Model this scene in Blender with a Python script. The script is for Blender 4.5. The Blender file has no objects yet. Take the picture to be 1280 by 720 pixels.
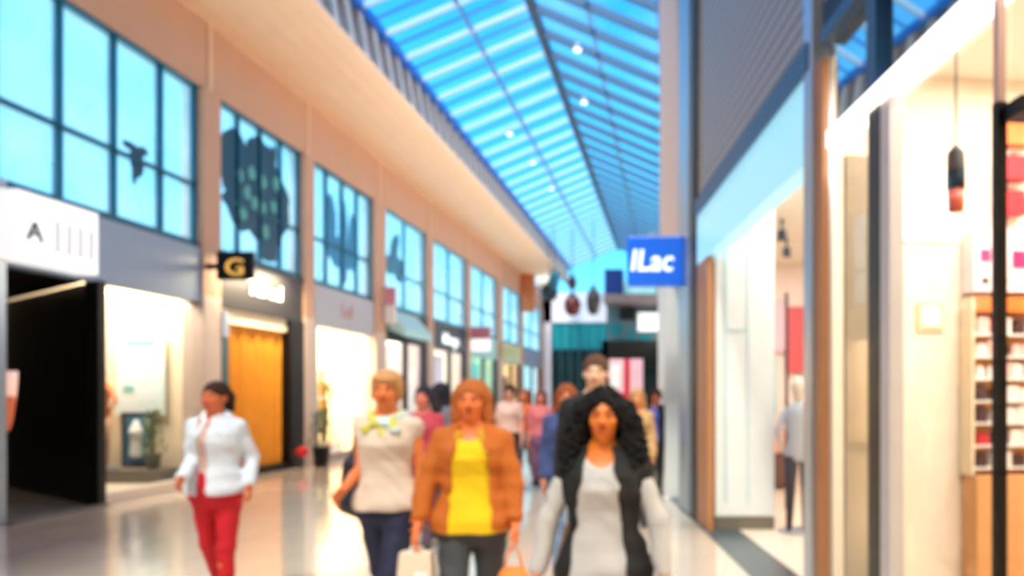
import bpy, bmesh, math, random
import numpy as np
from mathutils import Vector, Matrix

sc = bpy.context.scene
col = sc.collection
rnd = random.Random(7)

# ------------------------------------------------------------ camera
EYE = 1.55
cam = bpy.data.cameras.new('camera')
cam_o = bpy.data.objects.new('camera', cam)
col.objects.link(cam_o)
cam_o.location = (0, 0, EYE)
cam_o.rotation_euler = (math.radians(90), 0, 0)
cam.sensor_width = 36.0
FPX = 950.0
cam.lens = FPX / 1280 * 36
cam.shift_x = -(838 - 640) / 1280
cam.shift_y = (492 - 360) / 1280
cam.clip_start = 0.02
cam.clip_end = 400
cam.dof.use_dof = True
cam.dof.focus_distance = 0.30
cam.dof.aperture_fstop = 10.0
sc.camera = cam_o

# ------------------------------------------------------------ view, sky, sun
sc.view_settings.view_transform = 'Standard'
sc.view_settings.look = 'None'
sc.view_settings.exposure = 0.6
sc.view_settings.gamma = 1.0
sc.view_settings.use_curve_mapping = False
sc.cycles.max_bounces = 8
sc.cycles.diffuse_bounces = 4
sc.cycles.glossy_bounces = 3
sc.cycles.transparent_max_bounces = 16
sc.cycles.caustics_reflective = False
sc.cycles.caustics_refractive = False
sc.cycles.sample_clamp_indirect = 6.0
sc.cycles.use_denoising = True

w = bpy.data.worlds.new('sky')
sc.world = w
w.use_nodes = True
nt = w.node_tree
for n in list(nt.nodes):
    nt.nodes.remove(n)
N = nt.nodes.new
out = N('ShaderNodeOutputWorld'); bg = N('ShaderNodeBackground')
geo = N('ShaderNodeTexCoord'); sep = N('ShaderNodeSeparateXYZ')
ramp = N('ShaderNodeValToRGB')
noi = N('ShaderNodeTexNoise'); noi.inputs['Scale'].default_value = 3.2; noi.inputs['Detail'].default_value = 6
cr = N('ShaderNodeValToRGB'); mix = N('ShaderNodeMix'); mix.data_type = 'RGBA'
nt.links.new(geo.outputs['Generated'], sep.inputs[0])
nt.links.new(sep.outputs['Z'], ramp.inputs[0])
nt.links.new(geo.outputs['Generated'], noi.inputs['Vector'])
nt.links.new(noi.outputs['Fac'], cr.inputs[0])
els = ramp.color_ramp.elements
els[0].position = 0.0; els[0].color = (0.50, 0.90, 1.0, 1)
els[1].position = 0.9; els[1].color = (0.015, 0.20, 0.60, 1)
e = ramp.color_ramp.elements.new(0.22); e.color = (0.10, 0.62, 0.94, 1)
e = ramp.color_ramp.elements.new(0.45); e.color = (0.03, 0.34, 0.82, 1)
cr.color_ramp.elements[0].position = 0.50; cr.color_ramp.elements[0].color = (0, 0, 0, 1)
cr.color_ramp.elements[1].position = 0.80; cr.color_ramp.elements[1].color = (0.4, 0.4, 0.4, 1)
nt.links.new(cr.outputs['Color'], mix.inputs['Factor'])
nt.links.new(ramp.outputs['Color'], mix.inputs['A'])
mix.inputs['B'].default_value = (0.75, 0.97, 1.0, 1)
nt.links.new(mix.outputs['Result'], bg.inputs['Color'])
bg.inputs['Strength'].default_value = 1.3
nt.links.new(bg.outputs[0], out.inputs['Surface'])

sun = bpy.data.lights.new('sun', 'SUN')
sun.energy = 4.6
sun.angle = math.radians(16)
sun.color = (1.0, 0.86, 0.68)
sun_o = bpy.data.objects.new('sun', sun)
col.objects.link(sun_o)
SUN_DIR = Vector((0.10, 0.52, -0.85)).normalized()
sun_o.rotation_euler = SUN_DIR.to_track_quat('-Z', 'Y').to_euler()

def area(name, loc, rot, sx, sy, watts, color=(1, 0.86, 0.68)):
    l = bpy.data.lights.new(name, 'AREA')
    l.shape = 'RECTANGLE'; l.size = sx; l.size_y = sy
    l.energy = watts; l.color = color
    o = bpy.data.objects.new(name, l)
    col.objects.link(o)
    o.location = loc; o.rotation_euler = rot
    return o

# ------------------------------------------------------------ materials
def lin(r, g, b):
    f = lambda c: (c / 255 / 12.92) if c / 255 <= 0.04045 else ((c / 255 + 0.055) / 1.055) ** 2.4
    return (f(r), f(g), f(b), 1)

_m = {}
def mat(name, rgb, rough=0.6, metal=0.0, noise=0.06, scale=8.0, emit=None, estr=0.0, bump=0.0, coat=0.0, spec=0.5):
    """principled material with a slight procedural variation of its base colour"""
    if name in _m:
        return _m[name]
    m = bpy.data.materials.new(name); m.use_nodes = True
    t = m.node_tree; b = t.nodes['Principled BSDF']
    c = lin(*rgb)
    b.inputs['Roughness'].default_value = rough
    b.inputs['Metallic'].default_value = metal
    b.inputs['Coat Weight'].default_value = coat
    b.inputs['Specular IOR Level'].default_value = spec
    n = t.nodes.new('ShaderNodeTexNoise'); n.inputs['Scale'].default_value = scale; n.inputs['Detail'].default_value = 4
    tc = t.nodes.new('ShaderNodeTexCoord'); t.links.new(tc.outputs['Object'], n.inputs['Vector'])
    mx = t.nodes.new('ShaderNodeMix'); mx.data_type = 'RGBA'
    mx.inputs['A'].default_value = tuple(max(0, v * (1 - noise)) for v in c[:3]) + (1,)
    mx.inputs['B'].default_value = tuple(min(1, v * (1 + noise)) for v in c[:3]) + (1,)
    t.links.new(n.outputs['Fac'], mx.inputs['Factor'])
    t.links.new(mx.outputs['Result'], b.inputs['Base Color'])
    if bump:
        bp = t.nodes.new('ShaderNodeBump'); bp.inputs['Strength'].default_value = bump; bp.inputs['Distance'].default_value = 0.01
        t.links.new(n.outputs['Fac'], bp.inputs['Height']); t.links.new(bp.outputs['Normal'], b.inputs['Normal'])
    if emit:
        b.inputs['Emission Color'].default_value = lin(*emit)
        b.inputs['Emission Strength'].default_value = estr
    _m[name] = m
    return m

def glass(name, tint=(1, 1, 1), refl=0.10, rough=0.02, milk=0.0, milkcol=(0.8, 0.95, 1)):
    """thin pane: tinted see-through, mirror reflection by angle, optional milky share"""
    if name in _m:
        return _m[name]
    m = bpy.data.materials.new(name); m.use_nodes = True
    t = m.node_tree
    for n in list(t.nodes): t.nodes.remove(n)
    o = t.nodes.new('ShaderNodeOutputMaterial')
    tr = t.nodes.new('ShaderNodeBsdfTransparent'); tr.inputs[0].default_value = (*tint, 1)
    gl = t.nodes.new('ShaderNodeBsdfGlossy'); gl.inputs['Roughness'].default_value = rough
    fr = t.nodes.new('ShaderNodeFresnel'); fr.inputs['IOR'].default_value = 1.45
    ad = t.nodes.new('ShaderNodeMath'); ad.operation = 'MAXIMUM'; ad.inputs[1].default_value = refl
    t.links.new(fr.outputs[0], ad.inputs[0])
    ge = t.nodes.new('ShaderNodeNewGeometry')       # the back face of a pane adds no second reflection
    iv = t.nodes.new('ShaderNodeMath'); iv.operation = 'SUBTRACT'; iv.inputs[0].default_value = 1.0
    t.links.new(ge.outputs['Backfacing'], iv.inputs[1])
    mu = t.nodes.new('ShaderNodeMath'); mu.operation = 'MULTIPLY'
    t.links.new(ad.outputs[0], mu.inputs[0]); t.links.new(iv.outputs[0], mu.inputs[1])
    mx = t.nodes.new('ShaderNodeMixShader')
    t.links.new(mu.outputs[0], mx.inputs[0]); t.links.new(tr.outputs[0], mx.inputs[1]); t.links.new(gl.outputs[0], mx.inputs[2])
    last = mx
    if milk:
        df = t.nodes.new('ShaderNodeBsdfTranslucent'); df.inputs[0].default_value = (*milkcol, 1)
        nz = t.nodes.new('ShaderNodeTexNoise'); nz.inputs['Scale'].default_value = 0.8; nz.inputs['Detail'].default_value = 5
        tc = t.nodes.new('ShaderNodeTexCoord'); t.links.new(tc.outputs['Object'], nz.inputs['Vector'])
        ml = t.nodes.new('ShaderNodeMath'); ml.operation = 'MULTIPLY'; ml.inputs[1].default_value = milk * 2
        t.links.new(nz.outputs['Fac'], ml.inputs[0])
        m2 = t.nodes.new('ShaderNodeMixShader')
        t.links.new(ml.outputs[0], m2.inputs[0]); t.links.new(last.outputs[0], m2.inputs[1]); t.links.new(df.outputs[0], m2.inputs[2])
        last = m2
    t.links.new(last.outputs[0], o.inputs['Surface'])
    _m[name] = m
    return m

def tile_floor():
    m = bpy.data.materials.new('polished_stone_floor'); m.use_nodes = True
    t = m.node_tree; b = t.nodes['Principled BSDF']
    tc = t.nodes.new('ShaderNodeTexCoord')
    br = t.nodes.new('ShaderNodeTexBrick'); br.offset = 0.0
    br.inputs['Scale'].default_value = 1.0
    br.inputs['Brick Width'].default_value = 0.9; br.inputs['Row Height'].default_value = 0.9
    br.inputs['Mortar Size'].default_value = 0.006
    br.inputs['Color1'].default_value = lin(232, 214, 194)
    br.inputs['Color2'].default_value = lin(226, 206, 184)
    br.inputs['Mortar'].default_value = lin(190, 170, 150)
    t.links.new(tc.outputs['Object'], br.inputs['Vector'])
    n = t.nodes.new('ShaderNodeTexNoise'); n.inputs['Scale'].default_value = 2.5; n.inputs['Detail'].default_value = 6
    t.links.new(tc.outputs['Object'], n.inputs['Vector'])
    mx = t.nodes.new('ShaderNodeMix'); mx.data_type = 'RGBA'; mx.blend_type = 'MULTIPLY'; mx.inputs['Factor'].default_value = 0.12
    t.links.new(br.outputs['Color'], mx.inputs['A']); t.links.new(n.outputs['Color'], mx.inputs['B'])
    t.links.new(mx.outputs['Result'], b.inputs['Base Color'])
    b.inputs['Roughness'].default_value = 0.13
    b.inputs['Coat Weight'].default_value = 0.5; b.inputs['Coat Roughness'].default_value = 0.08
    return m

def strip_mat(name, c1, c2, scale, axis='Z', rough=0.5, metal=0.0, sharp=(0.4, 0.6)):
    """two-tone ribs running across one object axis"""
    if name in _m:
        return _m[name]
    m = bpy.data.materials.new(name); m.use_nodes = True
    t = m.node_tree; b = t.nodes['Principled BSDF']
    b.inputs['Roughness'].default_value = rough; b.inputs['Metallic'].default_value = metal
    tc = t.nodes.new('ShaderNodeTexCoord'); wv = t.nodes.new('ShaderNodeTexWave')
    wv.bands_direction = axis; wv.inputs['Scale'].default_value = scale; wv.inputs['Distortion'].default_value = 0
    r = t.nodes.new('ShaderNodeValToRGB')
    r.color_ramp.elements[0].position = sharp[0]; r.color_ramp.elements[0].color = lin(*c1)
    r.color_ramp.elements[1].position = sharp[1]; r.color_ramp.elements[1].color = lin(*c2)
    t.links.new(tc.outputs['Object'], wv.inputs['Vector']); t.links.new(wv.outputs['Fac'], r.inputs[0])
    t.links.new(r.outputs['Color'], b.inputs['Base Color'])
    bp = t.nodes.new('ShaderNodeBump'); bp.inputs['Strength'].default_value = 0.6; bp.inputs['Distance'].default_value = 0.01
    t.links.new(wv.outputs['Fac'], bp.inputs['Height']); t.links.new(bp.outputs['Normal'], b.inputs['Normal'])
    _m[name] = m
    return m

# ------------------------------------------------------------ mesh helpers
def tag(o, label=None, cat=None, group=None, kind=None):
    if label: o['label'] = label
    if cat: o['category'] = cat
    if group: o['group'] = group
    if kind: o['kind'] = kind
    return o

def empty(name, loc, label, cat, group=None, rz=0.0):
    o = bpy.data.objects.new(name, None); col.objects.link(o)
    o.empty_display_size = 0.1
    o.location = loc; o.rotation_euler = (0, 0, rz)
    return tag(o, label, cat, group)

class MB:
    def __init__(s): s.v = []; s.f = []
    def add(s, vs, fs):
        k = len(s.v); s.v += [tuple(p) for p in vs]; s.f += [tuple(i + k for i in f) for f in fs]; return s
    def hexa(s, p):            # eight corners: bottom loop 0-3, top loop 4-7
        return s.add(p, [(0, 3, 2, 1), (4, 5, 6, 7), (0, 1, 5, 4), (1, 2, 6, 5), (2, 3, 7, 6), (3, 0, 4, 7)])
    def box(s, x0, x1, y0, y1, z0, z1):
        return s.hexa([(x0, y0, z0), (x1, y0, z0), (x1, y1, z0), (x0, y1, z0), (x0, y0, z1), (x1, y0, z1), (x1, y1, z1), (x0, y1, z1)])
    def bar(s, a, b, w, h=None):
        """square bar from a to b"""
        h = h or w
        a = Vector(a); b = Vector(b); d = (b - a).normalized()
        up = Vector((0, 0, 1)) if abs(d.z) < 0.95 else Vector((0, 1, 0))
        x = d.cross(up).normalized(); y = x.cross(d).normalized()
        q = [(-w / 2, -h / 2), (w / 2, -h / 2), (w / 2, h / 2), (-w / 2, h / 2)]
        return s.hexa([a + x * i + y * j for i, j in q] + [b + x * i + y * j for i, j in q])
    def lathe(s, prof, c=(0, 0, 0), n=20, axis='z', caps=True):
        k = len(s.v); m = len(prof)
        for r, z in prof:
            for i in range(n):
                a = 2 * math.pi * i / n
                p = (r * math.cos(a), r * math.sin(a), z)
                if axis == 'y': p = (p[0], p[2], p[1])
                if axis == 'x': p = (p[2], p[0], p[1])
                s.v.append((p[0] + c[0], p[1] + c[1], p[2] + c[2]))
        for j in range(m - 1):
            for i in range(n):
                a = k + j * n + i; b = k + j * n + (i + 1) % n
                s.f.append((a, b, b + n, a + n))
        if caps:
            s.f.append(tuple(k + i for i in reversed(range(n))))
            s.f.append(tuple(k + (m - 1) * n + i for i in range(n)))
        return s
    def tube(s, pts, r, n=10):
        P = [Vector(p) for p in pts]; k = len(s.v)
        for j, p in enumerate(P):
            d = ((P[min(j + 1, len(P) - 1)] - P[max(j - 1, 0)])).normalized()
            up = Vector((0, 0, 1)) if abs(d.z) < 0.9 else Vector((1, 0, 0))
            x = d.cross(up).normalized(); y = x.cross(d)
            rr = r[j] if isinstance(r, (list, tuple)) else r
            for i in range(n):
                a = 2 * math.pi * i / n
                s.v.append(tuple(p + x * rr * math.cos(a) + y * rr * math.sin(a)))
        for j in range(len(P) - 1):
            for i in range(n):
                a = k + j * n + i; b = k + j * n + (i + 1) % n
                s.f.append((a, b, b + n, a + n))
        s.f.append(tuple(k + i for i in reversed(range(n))))
        s.f.append(tuple(k + (len(P) - 1) * n + i for i in range(n)))
        return s
    def extrude(s, poly, axis, a0, a1):
        """prism of a 2-D outline along an axis ('y': outline in x,z; 'x': in y,z; 'z': in x,y)"""
        def P(u, v, a):
            return {'y': (u, a, v), 'x': (a, u, v), 'z': (u, v, a)}[axis]
        n = len(poly); k = len(s.v)
        s.v += [P(u, v, a0) for u, v in poly] + [P(u, v, a1) for u, v in poly]
        for i in range(n):
            j = (i + 1) % n
            s.f.append((k + i, k + j, k + n + j, k + n + i))
        s.f.append(tuple(k + i for i in reversed(range(n)))); s.f.append(tuple(k + n + i for i in range(n)))
        return s
    def build(s, name, m, parent=None, smooth=False, bevel=0.0, at=None):
        me = bpy.data.meshes.new(name)
        me.from_pydata(s.v, [], s.f); me.update()
        bm = bmesh.new(); bm.from_mesh(me); bmesh.ops.recalc_face_normals(bm, faces=bm.faces); bm.to_mesh(me); bm.free()
        if smooth:
            me.shade_smooth()
        me.materials.append(m)
        o = bpy.data.objects.new(name, me); col.objects.link(o)
        if parent: o.parent = parent
        if at: o.location = at
        if bevel:
            b = o.modifiers.new('bevel', 'BEVEL'); b.width = bevel; b.segments = 2; b.limit_method = 'ANGLE'
        return o

def struct(name, mb, m, parent=None, **k):
    o = mb.build(name, m, parent, **k)
    if parent is None: o['kind'] = 'structure'
    return o

def text(name, body, m, parent, loc, rot, size, ext=0.01, sx=1.0, shear=0.0, align='LEFT'):
    c = bpy.data.curves.new(name, 'FONT'); c.body = body; c.size = size; c.extrude = ext; c.shear = shear
    c.align_x = align; c.offset = size * 0.012
    c.materials.append(m)
    o = bpy.data.objects.new(name, c); col.objects.link(o)
    bpy.context.view_layer.update()
    me = bpy.data.meshes.new_from_object(o.evaluated_get(bpy.context.evaluated_depsgraph_get()))
    me.name = name
    if not me.materials: me.materials.append(m)
    bpy.data.objects.remove(o)
    o = bpy.data.objects.new(name, me); col.objects.link(o)
    o.location = loc; o.rotation_euler = rot; o.scale = (sx, 1, 1)
    if parent: o.parent = parent
    return o

def copy_tree(o, parent=None):
    c = o.copy(); col.objects.link(c)
    if parent: c.parent = parent
    for ch in list(o.children):
        copy_tree(ch, c)
    return c
# ------------------------------------------------------------ palette
M = dict(
    tan=mat('tan_plaster', (206, 164, 138), 0.75, scale=2, bump=0.05),
    soffit=mat('cream_soffit_plaster', (250, 214, 180), 0.4, scale=2),
    pier=mat('pale_stone_pier', (214, 192, 176), 0.5, scale=5),
    steel=mat('brushed_silver_metal', (176, 190, 204), 0.3, 0.6, scale=20),
    teal_frame=mat('dark_teal_window_metal', (24, 98, 122), 0.4, 0.3),
    blue_beam=mat('blue_painted_beam', (30, 110, 215), 0.45),
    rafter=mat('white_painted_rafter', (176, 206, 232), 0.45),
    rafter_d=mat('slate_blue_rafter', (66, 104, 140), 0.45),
    purlin=mat('mid_blue_purlin', (96, 160, 206), 0.5),
    ridge=mat('dark_slate_ridge', (48, 78, 104), 0.5),
    fin=mat('ivory_fin', (232, 218, 204), 0.5),
    fin_back=mat('taupe_clerestory_board', (142, 116, 100), 0.7),
    black=mat('black_lacquer', (13, 10, 9), 0.45, spec=0.3),
    black_m=mat('matt_black_metal', (20, 20, 22), 0.5, spec=0.3),
    brown_black=mat('brown_black_panel', (30, 20, 15), 0.5, spec=0.3),
    char=mat('charcoal_fascia', (44, 42, 46), 0.5),
    fascia=mat('blue_grey_fascia', (150, 170, 192), 0.5),
    fascia_l=mat('pale_grey_fascia', (182, 186, 194), 0.55),
    cream=mat('cream_shop_wall', (250, 232, 200), 0.7, scale=2),
    white=mat('white_laminate', (244, 243, 240), 0.45),
    grey=mat('mid_grey_plinth', (120, 112, 100), 0.5),
    stone=mat('cream_stone_sill', (226, 212, 192), 0.35),
    gold=mat('gold_letters', (235, 180, 70), 0.35, 0.6),
    amber=mat('amber_gold_curtain', (226, 148, 28), 0.5, noise=0.18, scale=3),
    wood=mat('warm_light_wood', (222, 164, 108), 0.45, noise=0.12, scale=6),
    brown=mat('caramel_brown_stone', (186, 128, 84), 0.5),
    kerb=mat('dark_green_grey_threshold', (74, 88, 92), 0.25),
    cyan=mat('pale_cyan_sky_sheen', (176, 232, 250), 0.3, emit=(150, 225, 250), estr=0.35),  # sky reflection on the glossy white fascia painted in as cyan, glow added
    navy=mat('navy_steel_edge', (38, 84, 124), 0.4),
    sign_blue=mat('vivid_blue_sign_face', (12, 100, 222), 0.35, emit=(12, 100, 222), estr=0.25),
    white_lit=mat('lit_white_letters', (255, 255, 255), 0.4, emit=(235, 248, 255), estr=0.7),
    white_sign=mat('backlit_white_sign_face', (255, 255, 255), 0.4, emit=(255, 255, 255), estr=0.45),
    led=mat('led_strip_diffuser', (255, 255, 255), 0.4, emit=(255, 252, 246), estr=1.3),
    teal=mat('teal_glass_film', (16, 134, 146), 0.25),
    deep=mat('deep_green_black_glass', (4, 30, 34), 0.2),
    pink=mat('pink_print', (244, 190, 204), 0.5),
    red=mat('red_print', (206, 30, 44), 0.5),
    magenta=mat('magenta_print', (214, 40, 110), 0.5),
    orange=mat('orange_print', (240, 128, 50), 0.5),
    leaf=mat('leaf_green', (66, 96, 52), 0.6, noise=0.3),
    pale_pink=mat('pinkish_stone_wall', (236, 200, 180), 0.6),
    copper=mat('copper_shade', (206, 108, 70), 0.4, 0.3, emit=(206, 100, 60), estr=0.3),
    grey_l=mat('pale_grey_print', (214, 214, 216), 0.5, emit=(230,230,235), estr=0.3),
)
M['louvre'] = strip_mat('ribbed_grey_shutter', (142, 134, 132), (186, 174, 166), 2.6, 'Z', 0.5, 0.2)
G_shop = glass('shopfront_glass', (0.97, 0.98, 0.98), 0.05)
G_win = glass('milky_window_glass', (0.80, 0.97, 1.0), 0.10, 0.05, milk=0.32)
G_roof = glass('roof_glass', (0.78, 0.94, 1.0), 0.08, 0.05)
G_mirror = glass('reflective_transom_glass', (0.10, 0.30, 0.36), 0.75, 0.03)
G_teal = glass('teal_clear_glass', (0.35, 0.85, 0.85), 0.15, 0.05)

XW = -7.9            # left shop line
Y0, Y1 = -7.0, 47.0  # length of the mall
ZT, ZM, ZW = 4.08, 5.05, 6.72
BAYS = [(8.97, 12.76), (13.26, 16.30), (16.75, 20.20), (20.96, 24.60), (25.20, 29.40), (29.90, 34.60), (35.60, 40.0), (40.6, 46.4)]

# ------------------------------------------------------------ floor
struct('floor', MB().box(-13.5, 6.5, Y0 - 0.2, Y1 + 3, -0.2, 0.0), tile_floor())
struct('trim_1', MB().box(XW - 0.02, XW + 0.16, 8.97, 10.5, 0.0, 0.03), M['grey'])

# ------------------------------------------------------------ left wall
wl = MB()
wl.box(XW - 0.3, XW, Y0, Y1, ZW, 7.95)                  # band above the windows
wl.box(XW - 0.3, XW, Y0, 4.0, 0, ZW)                    # plain stretch beside the camera
wl.box(XW - 0.3, XW, 4.0, 8.6, 0, ZT)
prev = 12.76
for i in range(1, len(BAYS)):
    wl.box(XW - 0.3, XW + 0.06, BAYS[i - 1][1], BAYS[i][0], 3.2, ZW + 0.0)
wl.box(XW - 0.3, XW + 0.06, BAYS[-1][1], Y1, 0, ZW)
struct('wall_left', wl, M['tan'])
# faint vertical joints of the upper wall
jt = MB()
for i in range(1, len(BAYS)):
    ym = (BAYS[i - 1][1] + BAYS[i][0]) / 2
    jt.box(XW, XW + 0.03, ym - 0.05, ym + 0.05, ZW, 7.86)
struct('trim_2', jt, mat('joint_cover_plaster', (232, 196, 168), 0.6))
# pier claddings below
for i in range(0, len(BAYS)):
    a = 8.6 if i == 0 else BAYS[i - 1][1]
    b = BAYS[i][0]
    zt = ZT if i == 0 else 3.2
    struct('trim_%d' % (3 + i), MB().box(XW - 0.3, XW + 0.07, a, b, 0, zt), M['steel'] if i in (0,) else M['pier'], bevel=0.01)
struct('baseboard_left', MB().box(XW, XW + 0.03, Y0, 8.6, 0, 0.12), M['grey'])
# rooms of the shops
struct('wall_left_outer', MB().box(-12.7, -12.5, Y0, Y1, 0, ZT - 0.1), M['cream'])
slab = MB().box(-12.7, XW - 0.3, 8.6, Y1, 3.9, 4.0)
struct('ceiling_left_shops', slab, mat('white_shop_ceiling', (238, 230, 216), 0.7))

def window_bay(n, ya, yb, verts, frame=0.05):
    fmat = M['teal_frame'] if n < 4 else mat('mid_teal_window_metal', (60, 142, 164), 0.4, 0.2)
    """one upper window: panes (structure) with its dark frame as a child"""
    wn = struct('window_%d' % n, MB().box(XW - 0.14, XW - 0.12, ya, yb, ZT, ZW), G_win)
    fr = MB()
    fr.box(XW - 0.18, XW - 0.02, ya, yb, ZT - 0.1, ZT + 0.02)
    fr.box(XW - 0.18, XW - 0.02, ya, yb, ZW - 0.05, ZW)
    fr.box(XW - 0.16, XW - 0.06, ya, yb, ZM - 0.03, ZM + 0.03)
    for y in [ya + 0.02, yb - 0.02] + verts:
        fr.box(XW - 0.17, XW - 0.05, y - frame / 2, y + frame / 2, ZT, ZW)
    fr.build('window_frame', fmat, wn)
    return wn

window_bay(1, 4.0, 12.76, [5.1, 6.1, 7.1, 8.0, 8.97, 9.93, 10.9, 11.9])
for i, (a, b) in enumerate(BAYS[1:]):
    nv = 3 if i < 2 else 1
    window_bay(i + 2, a, b, [a + (b - a) * k / (nv + 1) for k in range(1, nv + 1)], 0.03)

# flat coloured shapes on the upper windows
def flat_shape(name, blobs, x, m, label, cat, holes=()):
    mb = MB()
    for (y, z, ry, rz, n, jag) in blobs:
        pts = []
        r2 = random.Random(int(y * 100 + z * 10))
        for k in range(n):
            a = 2 * math.pi * k / n
            j = 1 + (r2.random() - 0.5) * jag
            pts.append((y + ry * j * math.cos(a), z + rz * j * math.sin(a)))
        mb.extrude(pts, 'x', x, x + 0.006)
        x += 0.0008
    o = mb.build(name, m)
    return tag(o, label, cat)
tealA = mat('flat_dark_teal', (8, 76, 104), 0.5)
tealB = mat('flat_sea_green', (86, 176, 168), 0.5)
flat_shape('bird_shape', [(11.4, 5.02, 0.15, 0.20, 9, 0.5), (11.25, 5.22, 0.16, 0.06, 7, 0.5), (11.52, 5.22, 0.13, 0.08, 7, 0.4), (11.33, 4.80, 0.06, 0.14, 7, 0.4)],
      XW - 0.10, tealA, 'small dark teal bird shape on the nearest upper window', 'window graphic')
tg = flat_shape('tree_shape', [(14.0, 5.75, 0.55, 0.62, 22, 0.25), (14.9, 5.85, 0.6, 0.68, 22, 0.25), (15.5, 5.4, 0.45, 0.6, 20, 0.25), (14.2, 5.05, 0.6, 0.45, 20, 0.25), (15.0, 4.95, 0.75, 0.45, 22, 0.25), (15.1, 4.45, 0.35, 0.3, 14, 0.2), (14.5, 6.25, 0.2, 0.2, 9, 0.4), (15.3, 6.35, 0.12, 0.22, 8, 0.4)],
           XW - 0.10, tealA, 'large dark teal tree shape filling the second upper window', 'window graphic')
r2 = random.Random(4)
for (y, z) in [(14.1, 5.6), (14.5, 5.75), (14.9, 5.7), (14.6, 5.2), (14.2, 4.95), (14.9, 5.15), (15.3, 5.3), (15.0, 4.75), (14.35, 5.35), (15.4, 5.8)]:
    sp = MB().extrude([(y + 0.10 * math.cos(a) * (1 + 0.4 * r2.random()), z + 0.12 * math.sin(a) * (1 + 0.4 * r2.random())) for a in [k * math.pi / 4 for k in range(8)]], 'x', XW - 0.085, XW - 0.08)
    o = sp.build('leaf_patch', tealB, tg); o['label'] = 'pale sea green patch'
flat_shape('castle_shape', [(17.9, 5.5, 0.28, 0.75, 16, 0.2), (18.6, 5.4, 0.25, 0.85, 16, 0.25), (19.1, 5.35, 0.25, 0.75, 16, 0.2), (18.5, 4.95, 0.8, 0.4, 18, 0.2), (18.6, 4.55, 0.22, 0.35, 12, 0.2)],
      XW - 0.10, mat('flat_blue', (40, 140, 190), 0.5), 'blue towering window shape on the third upper window', 'window graphic')
flat_shape('flower_shape', [(22.0, 5.7, 0.35, 0.35, 14, 0.3), (21.7, 5.25, 0.35, 0.3, 14, 0.3), (22.4, 5.2, 0.4, 0.38, 14, 0.3), (22.2, 6.05, 0.2, 0.2, 10, 0.3)],
      XW - 0.10, mat('flat_steel_blue', (50, 128, 160), 0.5), 'steel blue blossom shape on the fourth upper window', 'window graphic')

# ------------------------------------------------------------ cornice and clerestory
prof = [(XW, 7.87), (-7.5, 7.83), (-7.1, 7.82), (-6.75, 7.85), (-6.45, 7.92), (-6.22, 8.02), (-6.06, 8.13), (-6.0, 8.21), (-6.02, 8.27), (-6.3, 8.30), (XW, 8.30)]
struct('ceiling_cornice', MB().extrude(prof, 'y', Y0, 40.5), M['soffit'], smooth=False)
cl = struct('wall_clerestory_left', MB().box(-6.40, -6.30, Y0, Y1, 8.28, 9.3), M['fin_back'])
fins = []
y = 8.2; k = 0
while y < 46:
    f = MB().hexa([(-6.30, y, 8.30), (-6.08, y, 8.30), (-6.08, y + 0.22, 8.30), (-6.30, y + 0.22, 8.30),
                   (-6.30, y, 9.24), (-6.24, y, 9.24), (-6.24, y + 0.22, 9.24), (-6.30, y + 0.22, 9.24)])
    f.build('clerestory_fin', M['fin'], cl); y += 0.7; k += 1
struct('trim_12', MB().box(-6.35, -6.12, Y0, Y1, 9.22, 9.38), M['blue_beam'])

# ------------------------------------------------------------ glass roof
XL, XR, ZS, XC, ZC = -6.2, -0.2, 9.35, -3.2, 10.62
rf = MB().add([(XL, Y0, ZS + 0.1), (XC, Y0, ZC + 0.1), (XC, Y1, ZC + 0.1), (XL, Y1, ZS + 0.1), (XR, Y0, ZS + 0.1), (XR, Y1, ZS + 0.1)], [(0, 1, 2, 3), (1, 4, 5, 2)])
roof = struct('ceiling', rf, G_roof)
def slope_bar(x0, z0, x1, z1, y, wd, h, name, m):
    MB().hexa([(x0, y - wd / 2, z0 - h), (x1, y - wd / 2, z1 - h), (x1, y + wd / 2, z1 - h), (x0, y + wd / 2, z0 - h),
               (x0, y - wd / 2, z0), (x1, y - wd / 2, z1), (x1, y + wd / 2, z1), (x0, y + wd / 2, z0)]).build(name, m, roof)
y = -6.4
while y < 46.5:
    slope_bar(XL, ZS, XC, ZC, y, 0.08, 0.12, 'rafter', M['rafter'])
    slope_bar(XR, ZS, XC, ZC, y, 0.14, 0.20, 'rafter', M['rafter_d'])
    slope_bar(XL, ZS, XC, ZC, y + 0.6, 0.045, 0.06, 'glazing_bar', M['blue_beam'])
    y += 1.2
MB().box(XC - 0.09, XC + 0.09, Y0, Y1, ZC - 0.22, ZC + 0.02).build('ridge_beam', M['ridge'], roof)
for sx in (-1, 1):
    xm = XC + sx * 1.4; zm = ZC - (ZC - ZS) * 1.4 / 3.0
    MB().box(xm - 0.045, xm + 0.045, Y0, Y1, zm - 0.10, zm).build('purlin', M['purlin'], roof)
struct('trim_13', MB().box(XR - 0.05, XR + 0.2, Y0, Y1, 8.95, 9.4), M['blue_beam'])

# ------------------------------------------------------------ right side, set at a slight angle to the mall
TX, TY = -0.1453 / 1.0105, 1 / 1.0105
def RW(o, s, z):                    # o = depth behind the shop line, s = distance along it
    return (1.68 + o * TY + s * TX, -o * TX + s * TY, z)
def S(Y): return Y * 1.0105          # along-distance of the point of the shop line at world y
RANG = math.atan2(-TX, TY)           # rotation about z of that frame
class RB(MB):
    def build(s, *a, **k):
        s.v = [RW(*p) for p in s.v]
        return MB.build(s, *a, **k)

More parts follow.
